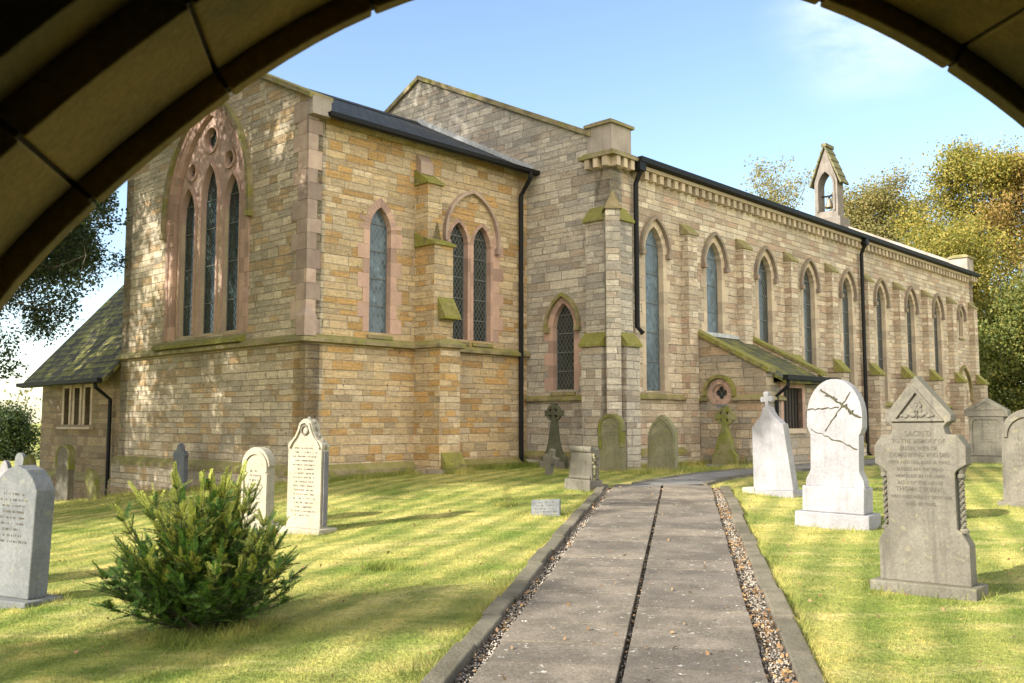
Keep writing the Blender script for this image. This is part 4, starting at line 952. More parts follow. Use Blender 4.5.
def grave(name, label, x, y, rz, lean=0.0, back=0.0, group='gravestones in the churchyard', cat='headstone', sink=.0):
    o = empty(name, (x, y, float(gz(x, y)) - sink), 0)
    o.rotation_euler = Matrix.Rotation(rz, 3, 'Z').__matmul__(Matrix.Rotation(R(lean), 3, 'Y')).__matmul__(Matrix.Rotation(R(back), 3, 'X')).to_euler()
    return tag(o, label, cat, group)
def FR(t): return lambda a, b_, d: (a, d - t / 2, b_)
def slab(outline, t, z=None): return MB().plate(outline, [], 0, t, FR(t))
def block(w, d, z0, z1, x=0.0): return MB().box((x - w / 2, -d / 2, z0), (x + w / 2, d / 2, z1))
def writing(lines, w, z0, dz, y, name, mat, parent, sizes=None, depth=.0015):
    """readable lettering as flat raised mesh letters"""
    mb = MB()
    for i, tx in enumerate(lines):
        cu = bpy.data.curves.new('t', 'FONT'); cu.body = tx; cu.size = sizes[i] if sizes else dz; cu.align_x = 'CENTER'; cu.extrude = depth; cu.space_character = 1.05; cu.resolution_u = 2; cu.offset = .0005
        o = bpy.data.objects.new('t', cu); COL.objects.link(o)
        me = bpy.data.meshes.new_from_object(o.evaluated_get(bpy.context.evaluated_depsgraph_get()))
        xs = [q.co.x for q in me.vertices]; k = min(1, w / max(1e-3, max(xs) - min(xs)))
        mb.add([(q.co.x * k, y - depth + q.co.z, q.co.y + z0 - sum((1.0 if not sizes else 1.0) for _ in range(i)) * dz) for q in me.vertices], [tuple(p.vertices) for p in me.polygons])
        bpy.data.objects.remove(o); bpy.data.curves.remove(cu); bpy.data.meshes.remove(me)
    return mb.build(name, M[mat], parent)
def worn_lines(w, z0, n, dz, y, mat, parent, seed, size=.5):
    """inscription too worn to read: rows of broken strokes"""
    rs = random.Random(seed); mb = MB()
    for i in range(n):
        z = z0 - i * dz; ww = w * rs.uniform(.6, 1); x = -ww / 2
        while x < ww / 2:
            l_ = rs.uniform(.3, .7) * dz * size
            if rs.random() < .82:
                for q in range(2):
                    if rs.random() < .8: mb.box((x + q * l_ * .6, y - .0018, z + rs.uniform(0, .1) * dz), (x + q * l_ * .6 + l_ * .3, y + .002, z + size * dz * rs.uniform(.7, 1)))
                if rs.random() < .6: zz_ = z + rs.choice((0, .5, .85)) * size * dz; mb.box((x, y - .0014, zz_), (x + l_ * .8, y + .002, zz_ + size * dz * .16))
            x += l_ * (1.25 if rs.random() < .8 else 2.2)
    return mb.build('inscription', M[mat], parent)
def round_top(w, z0, zs, n=16, rise=None):
    a = w / 2; rise = a if rise is None else rise
    RR = (a * a + rise * rise) / (2 * rise); th_ = math.asin(min(1, a / RR)); th_ = th_ if rise <= a else math.pi - th_
    pts = [(-a, z0)]
    for i in range(n + 1):
        t = -th_ + 2 * th_ * i / n; pts.append((RR * math.sin(t), zs + rise - RR + RR * math.cos(t)))
    return pts + [(a, z0)]

# tall grey gabled stone with readable inscription (nearest, right)
o = grave('headstone', 'large grey gabled headstone with readable inscription, carved flower and rope columns', 3.30, 7.55, EAST + .05, lean=-.6); o.scale = (.87, 1, .985)
t = .16
part(block(.92, .34, -.1, .09), 'plinth', 'g_tan', o, bevel=.012)
half = [(.395, .09), (.395, .40), (.375, .435), (.335, .50), (.30, .52), (.30, .96), (.32, .985), (.345, 1.0), (.40, 1.03), (.405, 1.17), (.33, 1.265), (.245, 1.268), (.235, 1.29), (.225, 1.33), (.255, 1.36), (.29, 1.375), (.295, 1.42), (0, 1.745)]
outl = [(-x, z) for x, z in half] + [(x, z) for x, z in reversed(half[:-1])]
part(slab(outl, t), 'slab', 'g_tan', o, bevel=.008)
tri = [(-.185, 1.395), (.185, 1.395), (0, 1.605)]
part(MB().plate([(-.235, 1.372), (.235, 1.372), (0, 1.645)], [tri], -.022, .01, FR(t)), 'pediment_moulding', 'g_tan', o, bevel=.005)
fl = MB()
def blob(mb, c, r, sx=1, sz=1, n=8):
    prof = [(math.sin(math.pi * i / 6) , -math.cos(math.pi * i / 6)) for i in range(7)]
    q = MB().lathe([(max(a, .001), b_) for a, b_ in prof], n=n); return mb.add([(c[0] + v[0] * r * sx, c[1] + v[1] * r * .5, c[2] + v[2] * r * sz) for v in q.v], q.f)
for k in range(6):
    a = k * math.pi / 3; blob(fl, (.028 * math.cos(a), -t / 2 - .004, 1.50 + .028 * math.sin(a)), .022)
blob(fl, (0, -t / 2 - .008, 1.50), .016)
for sx in (-1, 1):
    for k in range(4): blob(fl, (sx * (.035 + .033 * k), -t / 2 - .003, 1.425 + .012 * math.sin(k * 2)), .026 - .003 * k, 1.3, .8)
    blob(fl, (sx * .03, -t / 2 - .002, 1.46), .018, 1, 1.4)
fl.tube([(0, -t / 2 - .006, 1.40), (.004, -t / 2 - .008, 1.45), (0, -t / 2 - .006, 1.49)], .006, 6)
part(fl, 'flower_carving', 'g_tan', o)
for sx in (-1, 1):
    tw = MB()
    for q in range(2):
        tw.tube([(sx * .337 + .013 * math.cos(k * .55 + q * math.pi), -.02 + .013 * math.sin(k * .55 + q * math.pi), .52 + k * .0085) for k in range(52)], .014, 6)
    part(tw, 'rope_column', 'g_tan', o)
    part(MB().lathe([(.034, 0), (.036, .02), (.028, .03), (.045, .07), (.05, .09), (0, .09)], (sx * .338, -.02, .925), 12), 'capital', 'g_tan', o); part(MB().lathe([(0, 0), (.045, 0), (.045, .02), (.03, .035)], (sx * .338, -.02, .495), 12), 'column_base', 'g_tan', o)
writing(['SACRED', 'TO THE MEMORY OF', 'ELLEN, WIFE OF', 'THOMAS IRVING, WHO DIED', 'SEPTR 14TH 1878, AGED 42 YEARS.', 'BLESSED ARE THE DEAD', 'WHICH DIE IN THE LORD', 'ALSO OF THE ABOVE', 'THOMAS IRVING,', 'WHO DIED AUGUST 28TH 1888', 'AGED 48 YEARS.'], .54, 1.255, .0555, -t / 2, 'inscription', 'letters_soft', o,
        sizes=[.062, .048, .044, .05, .036, .036, .036, .04, .054, .036, .036])

# tall white round-headed stone with bare ivy stems
o = grave('headstone', 'bright white round-headed headstone on two steps with dark stems crossing its face', 3.85, 11.2, EAST + .12, lean=1.2)
part(block(.86, .48, -.1, .17), 'step', 'g_white', o, bevel=.01); part(block(.72, .36, .17, .47), 'step', 'g_white', o, bevel=.014)
t = .2
hw = [(.345, .47), (.335, .55), (.30, .62), (.285, .66), (.285, 1.08), (.30, 1.10), (.325, 1.17), (.325, 1.30)]
arc = [(.325 * math.cos(a), 1.30 + .44 * math.sin(a)) for a in np.linspace(0, math.pi, 18)][1:-1]
part(slab([(-x, z) for x, z in hw] + arc[::-1] + [(x, z) for x, z in reversed(hw)], t), 'slab', 'g_white', o, bevel=.012)
M['stem'] = simple('dry_mossy_stem', (.07, .065, .035), .9)
iv = MB(); yy = -t / 2 - .004
def wob(p, q, n, s_): return [(p[0] + (q[0] - p[0]) * i / n + random.uniform(-s_, s_), yy, p[1] + (q[1] - p[1]) * i / n + random.uniform(-s_, s_)) for i in range(n + 1)]
iv.tube(wob((-.17, 1.62), (.31, 1.28), 14, .014), [random.uniform(.006, .017) for _ in range(15)], 6).tube(wob((-.31, 1.37), (.05, 1.40), 12, .010), [random.uniform(.004, .009) for _ in range(13)], 6).tube(wob((.20, 1.60), (-.10, 1.13), 13, .011), [random.uniform(.003, .009) for _ in range(14)], 6).tube(wob((-.27, 1.13), (.26, .92), 13, .011), [random.uniform(.004, .010) for _ in range(14)], 6)
for k in range(26):
    a = random.random(); iv.tube([(.31 - .4 * a, yy, 1.28 + .29 * a), (.31 - .4 * a + random.uniform(-.04, .04), yy - .01, 1.28 + .29 * a + random.uniform(-.03, .03))], [.012, .003], 5)
part(iv, 'ivy_stem', 'stem', o)

# white tapering stone with a cross on top
o = grave('headstone', 'white tapering headstone topped by a small cross, leaning beside the path', 4.06, 14.5, EAST - .02, lean=-4.5)
t = .17
part(block(.74, .34, -.1, .07), 'plinth', 'g_white', o, bevel=.01)
og = [(-.26, 1.02), (-.265, 1.075), (-.235, 1.08), (-.20, 1.13), (-.12, 1.20), (-.075, 1.28), (-.055, 1.35), (-.03, 1.36)]
part(slab([(-.335, .07), (-.27, 1.02)] + og[1:] + [(-x, z) for x, z in reversed(og[1:])] + [(.27, 1.02), (.335, .07)], t), 'slab', 'g_white', o, bevel=.01)
cr = [(-.028, 1.355), (-.032, 1.44), (-.09, 1.425), (-.105, 1.475), (-.09, 1.525), (-.035, 1.51), (-.045, 1.58), (0, 1.60), (.045, 1.58), (.035, 1.51), (.09, 1.525), (.105, 1.475), (.09, 1.425), (.032, 1.44), (.028, 1.355)]
part(slab(cr, .09), 'cross', 'g_white', o, bevel=.008)
part(block(.22, .22, -.1, .14, -.42), 'kerb_block', 'g_buff', o, bevel=.02)

# pedimented stone far right
o = grave('headstone', 'square pedimented grey headstone with broken-edged panel, far side of the lawn on the right', 12.3, 24.3, EAST + .05, lean=.5)
t = .24
part(block(.95, .4, -.1, .16), 'plinth', 'g_tan', o, bevel=.01)
part(slab([(-.42, .16), (-.42, 1.2), (.42, 1.2), (.42, .16)], t), 'slab', 'g_tan', o, bevel=.01)
part(slab([(-.52, 1.2), (-.52, 1.36), (0, 1.68), (.52, 1.36), (.52, 1.2)], t + .1), 'pediment', 'g_tan', o, bevel=.012)
part(MB().plate([(-.42, 1.37), (.42, 1.37), (0, 1.62)], [[(-.30, 1.395), (.30, 1.395), (0, 1.575)]], -.07, -.04, FR(t)), 'pediment_moulding', 'g_tan', o)
part(MB().plate([(-.41, .2), (-.41, 1.19), (.41, 1.19), (.41, .2)], [[(-.33, .24), (-.33, 1.05), (-.26, 1.12), (.26, 1.12), (.33, 1.05), (.33, .24)]], -.025, .0, FR(t)), 'panel_border', 'g_tan', o)
worn_lines(.5, 1.0, 7, .08, -t / 2, 'letters_soft', o, 5)
# arched stone cut by the right edge
o = grave('headstone', 'round-arched grey headstone with moulded head, cut off by the right edge', 7.25, 13.2, EAST + .0, lean=1)
t = .15
rt_ = round_top(.68, 0, 1.02)
part(slab([(-.34, -.1)] + rt_[1:-1] + [(.34, -.1)], t), 'slab', 'g_tan', o, bevel=.01)
hp = round_top(.52, .96, .99); part(MB().band(hp, .05, -.03, 0, FR(t)), 'arch_moulding', 'g_tan', o, bevel=.006)
part(block(.8, .3, -.12, .06), 'plinth', 'g_tan', o, bevel=.01)
worn_lines(.45, .92, 6, .075, -t / 2, 'letters_soft', o, 9)

# grey slab, near left
o = grave('headstone', 'smooth pale grey headstone with gently arched top, nearest one on the left', -4.27, 8.2, R(-21), lean=1.8, back=-1)
t = .2
part(block(.66, .40, -.1, .07), 'plinth', 'g_grey', o, bevel=.012)
part(slab([(-.25, .07), (-.25, .98), (-.23, 1.02), (-.19, 1.08), (-.11, 1.15), (0, 1.185), (.11, 1.15), (.19, 1.08), (.23, 1.02), (.25, .98), (.25, .07)], t), 'slab', 'g_grey', o, bevel=.012)
worn_lines(.36, .93, 9, .05, -t / 2, 'letters', o, 21, .45)
# sliver at the left edge
o = grave('headstone', 'dark narrow headstone cut off by the left edge beside the pale grey one', -5.12, 9.1, R(-25))
part(block(.6, .3, -.1, .06), 'plinth', 'g_dark', o, bevel=.01); part(slab(round_top(.44, .06, .72, rise=.12), .12), 'slab', 'g_dark', o, bevel=.01)
# buff arched stone and ornate tall stone by the yew
o = grave('headstone', 'buff headstone with semicircular moulded head just behind the yew bush', -3.39, 12.6, R(-30), lean=.5)
t = .13
part(slab([(-.23, -.1), (-.23, .80), (-.25, .80)] + round_top(.5, 0, .80)[1:-1] + [(.25, .80), (.23, .80), (.23, -.1)], t), 'slab', 'g_buff', o, bevel=.008)
part(MB().band(round_top(.35, .72, .78), .05, -.022, 0, FR(t)), 'arch_moulding', 'g_buff', o, bevel=.004)
part(MB().box((-.228, -t / 2 - .018, .1), (-.195, -t / 2, .7)), 'side_shaft', 'g_buff', o); part(MB().box((.195, -t / 2 - .018, .1), (.228, -t / 2, .7)), 'side_shaft', 'g_buff', o); part(block(.62, .3, -.1, .05), 'plinth', 'g_buff', o, bevel=.01)
worn_lines(.3, .72, 7, .06, -t / 2, 'letters_soft', o, 31)
o = grave('headstone', 'tall buff headstone with scrolled crest and long worn inscription, between yew bush and church wall', -2.57, 11.85, R(-30), lean=.6)
t = .14
hl = [(.275, .0), (.275, 1.02), (.285, 1.06), (.28, 1.10), (.24, 1.13), (.20, 1.15), (.16, 1.20), (.125, 1.26), (.11, 1.32), (.085, 1.375), (.04, 1.405), (0, 1.41)]
part(slab([(-.275, -.1)] + [(-x, z) for x, z in hl] + [(x, z) for x, z in reversed(hl[:-1])] + [(.275, -.1)], t), 'slab', 'g_buff', o, bevel=.01)
bd = [(-.265, 1.05), (-.22, 1.13), (-.16, 1.19), (-.115, 1.27), (-.085, 1.36), (0, 1.395), (.085, 1.36), (.115, 1.27), (.16, 1.19), (.22, 1.13), (.265, 1.05)]
part(MB().band(offset_path(bd, -.035), .03, -.025, 0, FR(t)), 'crest_moulding', 'g_buff', o, bevel=.005)
part(MB().plate(circle(0, 1.27, .065), [circle(0, 1.27, .045)], -.02, 0, FR(t)), 'medallion', 'g_tan', o)
cb_ = MB()
for q in bd: blob(cb_, (q[0] * 1.02, 0, q[1] + .01), .035, 1, 1)
part(cb_, 'crockets', 'g_tan', o); part(MB().box((.277, -.04, .1), (.30, .04, 1.0)), 'side_shaft', 'g_dark', o)
part(block(.72, .34, -.1, .06), 'plinth', 'g_buff', o, bevel=.01)
worn_lines(.46, 1.03, 17, .052, -t / 2, 'letters', o, 41, .45)

# small blue-white tablet in the grass
o = grave('grave_tablet', 'small tilted blue-white memorial tablet lying low in the lawn beside the path', .44, 12.3, R(-12), lean=-3, back=-24, cat='tablet')
part(MB().box((-.19, -.025, -.03), (.19, .025, .215)), 'slab', 'g_slate', o, bevel=.006); part(MB().box((-.18, -.029, .0), (.18, -.0251, .205)), 'face', 'g_grey', o)
worn_lines(.3, .16, 4, .042, -.029, 'letters', o, 51)

# stones against the nave
def wheel_cross(o, mat, h, r, shaft_w, base_w, t=.13, base_h=.3):
    zc = h - r
    ring = MB().plate(circle(0, zc, r * .86, 28), [circle(0, zc, r * .56, 24)], .02, t - .02, FR(t)); part(ring, 'wheel', mat, o, bevel=.006)
    a = r * .27
    arms = [(-a, zc - r * .9), (-a * .62, zc - a * .62), (-r, zc - a * 1.15), (-r, zc + a * 1.15), (-a * .62, zc + a * .62), (-a * 1.15, zc + r), (a * 1.15, zc + r), (a * .62, zc + a * .62), (r, zc + a * 1.15), (r, zc - a * 1.15), (a * .62, zc - a * .62), (a, zc - r * .9)]
    part(slab(arms, t), 'cross_head', mat, o, bevel=.008)
    zb = base_h; pts = [(-base_w / 2, -.1), (-base_w / 2, zb * .8), (-base_w * .36, zb * 1.05), (-shaft_w * .75, zb * 1.5), (-shaft_w * .55, zb * 2), (-a, zc - r * .89)]
    part(slab(pts + [(-x, z) for x, z in reversed(pts)], t * 1.2), 'shaft', mat, o, bevel=.012)
o = grave('headstone_cross', 'mossy wheel-headed cross standing against the gable wall of the nave', *wxy(5.62, -1.48), EAST + .15, cat='cross'); wheel_cross(o, 'g_black', 1.46, .22, .22, .62)
part(block(.62, .3, -.1, .16), 'plinth', 'g_tan', o, bevel=.01)
o = grave('headstone_cross', 'mossy green wheel cross with flared base in front of the lean-to annex', *wxy(9.05, -3.78), EAST + .1, cat='cross', lean=1); wheel_cross(o, 'g_moss', 1.42, .25, .28, .62, base_h=.34)
part(block(.8, .4, -.1, .06), 'plinth', 'g_dark', o, bevel=.01)
part(slab([(-.2, 1.38), (-.2, 1.46), (.02, 1.46), (.02, 1.38)], .13), 'arm_end', 'g_dark', o)
o = grave('headstone_cross', 'short leaning stone cross sunk in the grass near the chancel downpipe', .72, 18.7, EAST + .1, lean=15, back=6, cat='cross', sink=.05)
part(slab([(-.075, -.1), (-.055, .32), (-.17, .32), (-.17, .44), (-.05, .44), (-.05, .58), (.05, .58), (.05, .44), (.17, .44), (.17, .32), (.055, .32), (.075, -.1)], .11), 'cross_slab', 'g_tan', o, bevel=.012)
o = grave('headstone', 'low grey headstone with rolled scroll top standing at the path corner', 1.16, 15.4, EAST + .1, lean=2, back=-3)
t = .22
part(block(.50, .38, -.1, .17), 'plinth', 'g_tan', o, bevel=.015)
part(slab([(-.23, .17), (-.205, .60), (-.21, .66), (-.16, .69), (.16, .69), (.21, .66), (.205, .60), (.23, .17)], t), 'slab', 'g_tan', o, bevel=.015)
for z_, r_ in ((.655, .055), (.20, .035)): part(MB().tube([(-.20, -t / 2 + .01, z_), (.20, -t / 2 + .01, z_)], r_, 12), 'scroll', 'g_tan', o)
iv = MB()
for k in range(40): blob(iv, (.215 + random.uniform(-.02, .03), random.uniform(-.1, .1), random.uniform(.18, .6)), random.uniform(.02, .035))
part(iv, 'side_carving', 'g_green', o)
o = grave('headstone', 'round-headed headstone with yellow mossy rim, at the corner buttress of the nave', *wxy(5.72, -3.05), EAST + .12, lean=-2, cat='headstone')
t = .14
part(slab([(-.28, -.1), (-.28, .82), (-.32, .84), (-.32, .92)] + round_top(.56, 0, .92, rise=.30)[1:-1] + [(.32, .92), (.32, .84), (.28, .82), (.28, -.1)], t), 'slab', 'g_green', o, bevel=.01)
part(MB().band(round_top(.44, .5, .90, rise=.25), .075, -.03, t, FR(t)), 'mossy_rim', 'g_moss', o, bevel=.01)
worn_lines(.36, .95, 5, .07, -t / 2, 'letters', o, 61); part(block(.62, .3, -.1, .05), 'plinth', 'g_green', o)
o = grave('headstone', 'plain pointed gothic headstone, grey-green, in front of the first nave window', *wxy(6.25, -3.95), EAST + .1, lean=.4)
t = .14; gp_ = [(x, z) for x, z in pointed(0, .66, -.1, .66, 1.2, 8)]
part(slab(gp_, t), 'slab', 'g_green', o, bevel=.01); part(MB().band(pointed(0, .54, .2, .66, 1.10, 8), .04, -.018, 0, FR(t)), 'pointed_moulding', 'g_green', o, bevel=.004)
part(block(.82, .34, -.1, .07), 'plinth', 'g_green', o, bevel=.01)
# stones by the chancel and vestry
o = grave('headstone', 'dark slate headstone with shaped head against the chancel east wall', *wxy(-.55, 3.75), R(-38), lean=-1)
part(slab([(-.19, -.1), (-.2, .70), (-.23, .78), (-.18, .86), (-.1, .88), (-.06, .98), (0, 1.03), (.06, .98), (.1, .88), (.18, .86), (.23, .78), (.2, .70), (.19, -.1)], .1), 'slab', 'g_slate', o, bevel=.006); part(block(.5, .26, -.1, .05), 'plinth', 'g_slate', o)
o = grave('headstone', 'tall narrow headstone capped with green moss before the vestry window', -10.62, 22.4, R(-30))
part(slab(round_top(.46, -.1, 1.12, rise=.2), .16), 'slab', 'g_tan', o, bevel=.012); part(MB().band(round_top(.40, .75, 1.1, rise=.18), .06, -.02, .17, FR(.16)), 'moss_cap', 'g_moss', o, bevel=.02)
o = grave('headstone', 'broken mossy slab leaning over beside the vestry downpipe', -9.0, 20.4, R(-35), lean=-16)
part(slab([(-.16, -.1), (-.18, .5), (-.08, .72), (.1, .62), (.17, .3), (.16, -.1)], .12), 'slab', 'g_moss', o, bevel=.015)
o = grave('headstone', 'small yellow-mossed headstone at the outer corner of the vestry', -12.6, 24.6, R(-30))
part(slab(pointed(0, .42, -.1, .95, 1.28, 6), .14), 'slab', 'g_moss', o, bevel=.015)
o = grave('headstone', 'small white pointed headstone in the distance on the left', -15.3, 28.5, R(-30)); part(slab(pointed(0, .5, -.1, .85, 1.3, 6), .12), 'slab', 'g_white', o); part(block(.6, .3, -.1, .1), 'plinth', 'g_white', o)
o = grave('headstone', 'small bluish round-headed headstone farthest off on the left', -18.0, 34.5, R(-30)); part(slab(round_top(.52, -.1, 1.3), .12), 'slab', 'g_grey', o); part(block(.66, .3, -.1, .1), 'plinth', 'g_grey', o)

# ------------------------------------------------------------------ trees
M['bark'] = plain('tree_bark', (.13, .11, .085), (.07, .06, .045), 6, island=0, moss=.15, bumpd=.03)
M['lf_gold'] = leaf('golden_autumn_leaves', (.13, .15, .035), (.27, .235, .05), (.40, .29, .07))
M['lf_green'] = leaf('green_autumn_leaves', (.07, .10, .028), (.15, .17, .045), (.30, .26, .065))
M['lf_olive'] = leaf('olive_brown_leaves', (.15, .15, .055), (.24, .21, .085), (.32, .25, .10))
M['lf_rust'] = leaf('rusty_leaves', (.20, .14, .05), (.29, .19, .06), (.36, .24, .08))
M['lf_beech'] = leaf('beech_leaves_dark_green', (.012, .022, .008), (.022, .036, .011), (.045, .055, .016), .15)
M['lf_dark'] = leaf('dark_green_leaves', (.02, .035, .012), (.035, .055, .016), (.06, .08, .02), .25)
def unit(v): v = np.asarray(v, float); return v / max(np.linalg.norm(v), 1e-9)
def tree(name, label, x, y, h, r, mat, n_leaves, lsize, seed, cb=.22, limbs=18, group=None, zb=None, spread=.42, sub=6, extra=(), keep=None, low_leaves=0, low_size=.03, top=1.0, droop=.0, trunk_r=None):
    rs = np.random.default_rng(seed); z0 = float(gz(x, y)) - .3
    o = empty(name, (x, y, z0), 0); tag(o, label, 'tree', group)
    tk = MB(); tr_ = trunk_r or h * .02
    n = 9; tp = [np.array([rs.normal(0, .02) * h * i / n, rs.normal(0, .02) * h * i / n, h * .93 * i / n]) for i in range(n + 1)]
    tk.tube(tp, [tr_ * (1 - .93 * i / n) ** .8 + .012 for i in range(n + 1)], 9)
    tips = []
    def branch(p, d, L_, r0, depth):
        k = 6; pts = [p]; q = p.copy(); dd = unit(d)
        for i in range(k):
            dd = unit(dd + rs.normal(0, .16, 3) + np.array([0, 0, .10 - droop * (1 + i * .5)])); q = q + dd * L_ / k
            if keep and not keep(q + np.array([x, y, z0])): break
            pts.append(q.copy())
        k = len(pts) - 1
        if k < 2: return
        tk.tube(pts, [r0 * (1 - .85 * i / k) for i in range(k + 1)], 6 if depth else 7, cap=False)
        if depth < 2:
            for j in range(sub if depth == 0 else 4):
                a = pts[int(rs.integers(min(2, k), k + 1))]; sd = unit(dd + rs.normal(0, .75, 3)); branch(a, sd, L_ * rs.uniform(.3, .5), r0 * .4, depth + 1)
        for a in pts[(3 if depth else 5):]: tips.append((a, .6 + .4 * (depth > 0)))
    mark = None
    for i in range(limbs):
        f_ = cb + (0.93 - cb) * (i + rs.random()) / limbs; z = h * f_; ti = min(n - 1, int(f_ / .93 * n)); base = tp[ti] + (tp[ti + 1] - tp[ti]) * (f_ / .93 * n - ti)
        prof = math.sin(math.pi * min(1, (f_ - cb * .55) / (1.06 - cb * .55))) ** .75
        a = i * 2.4 + rs.normal(0, .4); el = R(12 + 50 * (f_ - cb))
        branch(base, (math.cos(a) * math.cos(el), math.sin(a) * math.cos(el), math.sin(el)), r * prof * rs.uniform(.7, 1.0), tr_ * .33 * (1.1 - f_), 0)
    branch(tp[-1], (0, 0, 1), h * .1 * top, .03, 1)
    mark = len(tips)
    for (s0, s1) in extra:
        s0 = np.array(s0); s1 = np.array(s1); s0 = s0 - [x, y, z0]; s1 = s1 - [x, y, z0]
        branch(s0, s1 - s0 + np.array([0, 0, .12 * np.linalg.norm(s1 - s0)]), np.linalg.norm(s1 - s0), .05, 0)
    part(tk, 'trunk', 'bark', o)
    T = np.array([t_[0] for t_ in tips])
    if low_leaves:
        TL = T[mark:]; T = T[:mark]; jj = rs.integers(0, len(TL), low_leaves); PL = TL[jj] + rs.normal(0, .15, (low_leaves, 3))
        if keep: PL = PL[keep((PL + np.array([x, y, z0])).T)]
        v, f = leaf_cards(PL, low_size * rs.uniform(.6, 1.25, len(PL)), rs, .8); raw_mesh('drooping_foliage', v, f, M[mat], o)
    ii = rs.integers(0, len(T), n_leaves); dens = rs.random(len(T)) ** .6
    ii = ii[rs.random(n_leaves) < dens[ii] + .15]
    P = T[ii] + rs.normal(0, spread, (len(ii), 3)) * np.array([1, 1, .8])
    if keep: P = P[keep((P + np.array([x, y, z0])).T)]
    v, f = leaf_cards(P, lsize * rs.uniform(.6, 1.25, len(P)), rs)
    raw_mesh('crown', v, f, M[mat], o)
    return o
GT = 'autumn trees beyond the far end of the church'
tree('autumn_tree', 'tall golden-green tree rising above the others at the far right', 28.2, 56, 16.9, 4.6, 'lf_gold', 91260, .092, 1, cb=.06, limbs=34, group=GT, spread=.5)
tree('autumn_tree', 'olive-brown tree directly right of the bell turret', 22.9, 61, 15.2, 5.4, 'lf_olive', 70200, .092, 2, cb=.12, limbs=26, group=GT, spread=.5)
tree('autumn_tree', 'thinner brownish tree between the bell turret tree and the golden tree', 27.0, 64, 15.4, 4.6, 'lf_olive', 45630, .085, 3, cb=.12, limbs=24, group=GT)
tree('autumn_tree', 'rusty tree at the right edge behind the golden tree', 31.0, 54, 16.2, 4.4, 'lf_rust', 52650, .092, 4, cb=.08, limbs=26, group=GT)
tree('sparse_tree', 'almost leafless pale tree showing left of the bell turret', 19.0, 66, 18.6, 5.4, 'lf_olive', 12150, .10, 5, cb=.3, limbs=26, group=GT, spread=.35)
tree('leafy_tree', 'dark green leafy tree low at the right edge below the golden tree', 26.2, 47.5, 6.6, 3.2, 'lf_green', 63180, .085, 6, cb=.04, limbs=30, group=GT)
tree('leafy_tree', 'yellow-green tree touching the far end of the nave', 23.6, 50, 11.2, 3.2, 'lf_gold', 52650, .085, 7, cb=.06, limbs=28, group=GT)
tree('leafy_tree', 'broad yellowing tree cut off by the right edge', 29.5, 46, 11.5, 4.0, 'lf_gold', 52650, .085, 8, cb=.04, limbs=28, group=GT)
tree('dark_tree', 'dark round tree in the middle of the row on the left horizon', -46.2, 84, 3.0, 2.8, 'lf_dark', 10000, .15, 9, cb=.05, limbs=26, spread=.55, group='dark trees on the left horizon')
for x_, y_, h_, r_, sd, lb in ((-42.6, 80, 2.7, 2.6, 31, 'low dark bushy tree on the left horizon just outside the vestry corner'), (-50.0, 88, 3.4, 3.0, 32, 'low dark bushy tree on the left horizon, leftmost of the row')):
    tree('dark_tree', lb, x_, y_, h_, r_, 'lf_dark', 9000, .15, sd, cb=.05, limbs=26, spread=.5, group='dark trees on the left horizon')
tree('bare_tree', 'bare twiggy tree far off behind the dark tree on the left', -48.5, 92, 5.8, 3.2, 'lf_olive', 200, .2, 10, cb=.2, limbs=22)
def clear_of_church(q): return (q[0] + .418 * q[1] + .28 * np.sin(q[2] * 2.2 + q[1]) + .22 * np.sin(q[2] * 5.3 + q[1] * 3.1) + .2 * np.sin(q[2] * .8 + 1) + .62 + .55 * np.maximum(0, 3.7 - q[2]) < 0) & (q[2] > 2.2)
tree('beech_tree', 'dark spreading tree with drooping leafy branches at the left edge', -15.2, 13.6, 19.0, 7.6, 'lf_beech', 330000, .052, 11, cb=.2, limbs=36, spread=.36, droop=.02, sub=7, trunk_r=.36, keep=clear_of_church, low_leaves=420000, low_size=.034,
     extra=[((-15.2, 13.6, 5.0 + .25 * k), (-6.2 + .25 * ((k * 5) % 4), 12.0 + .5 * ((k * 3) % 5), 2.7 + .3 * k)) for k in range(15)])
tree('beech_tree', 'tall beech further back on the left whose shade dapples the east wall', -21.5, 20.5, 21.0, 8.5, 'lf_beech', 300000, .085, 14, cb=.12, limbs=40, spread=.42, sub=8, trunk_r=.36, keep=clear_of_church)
tree('birch_tree', 'slender tree left of the gateway casting broken shade over the near lawn', -15.75, -1.2, 11.0, 1.05, 'lf_green', 22000, .07, 15, cb=.3, limbs=24, spread=.26, trunk_r=.16)

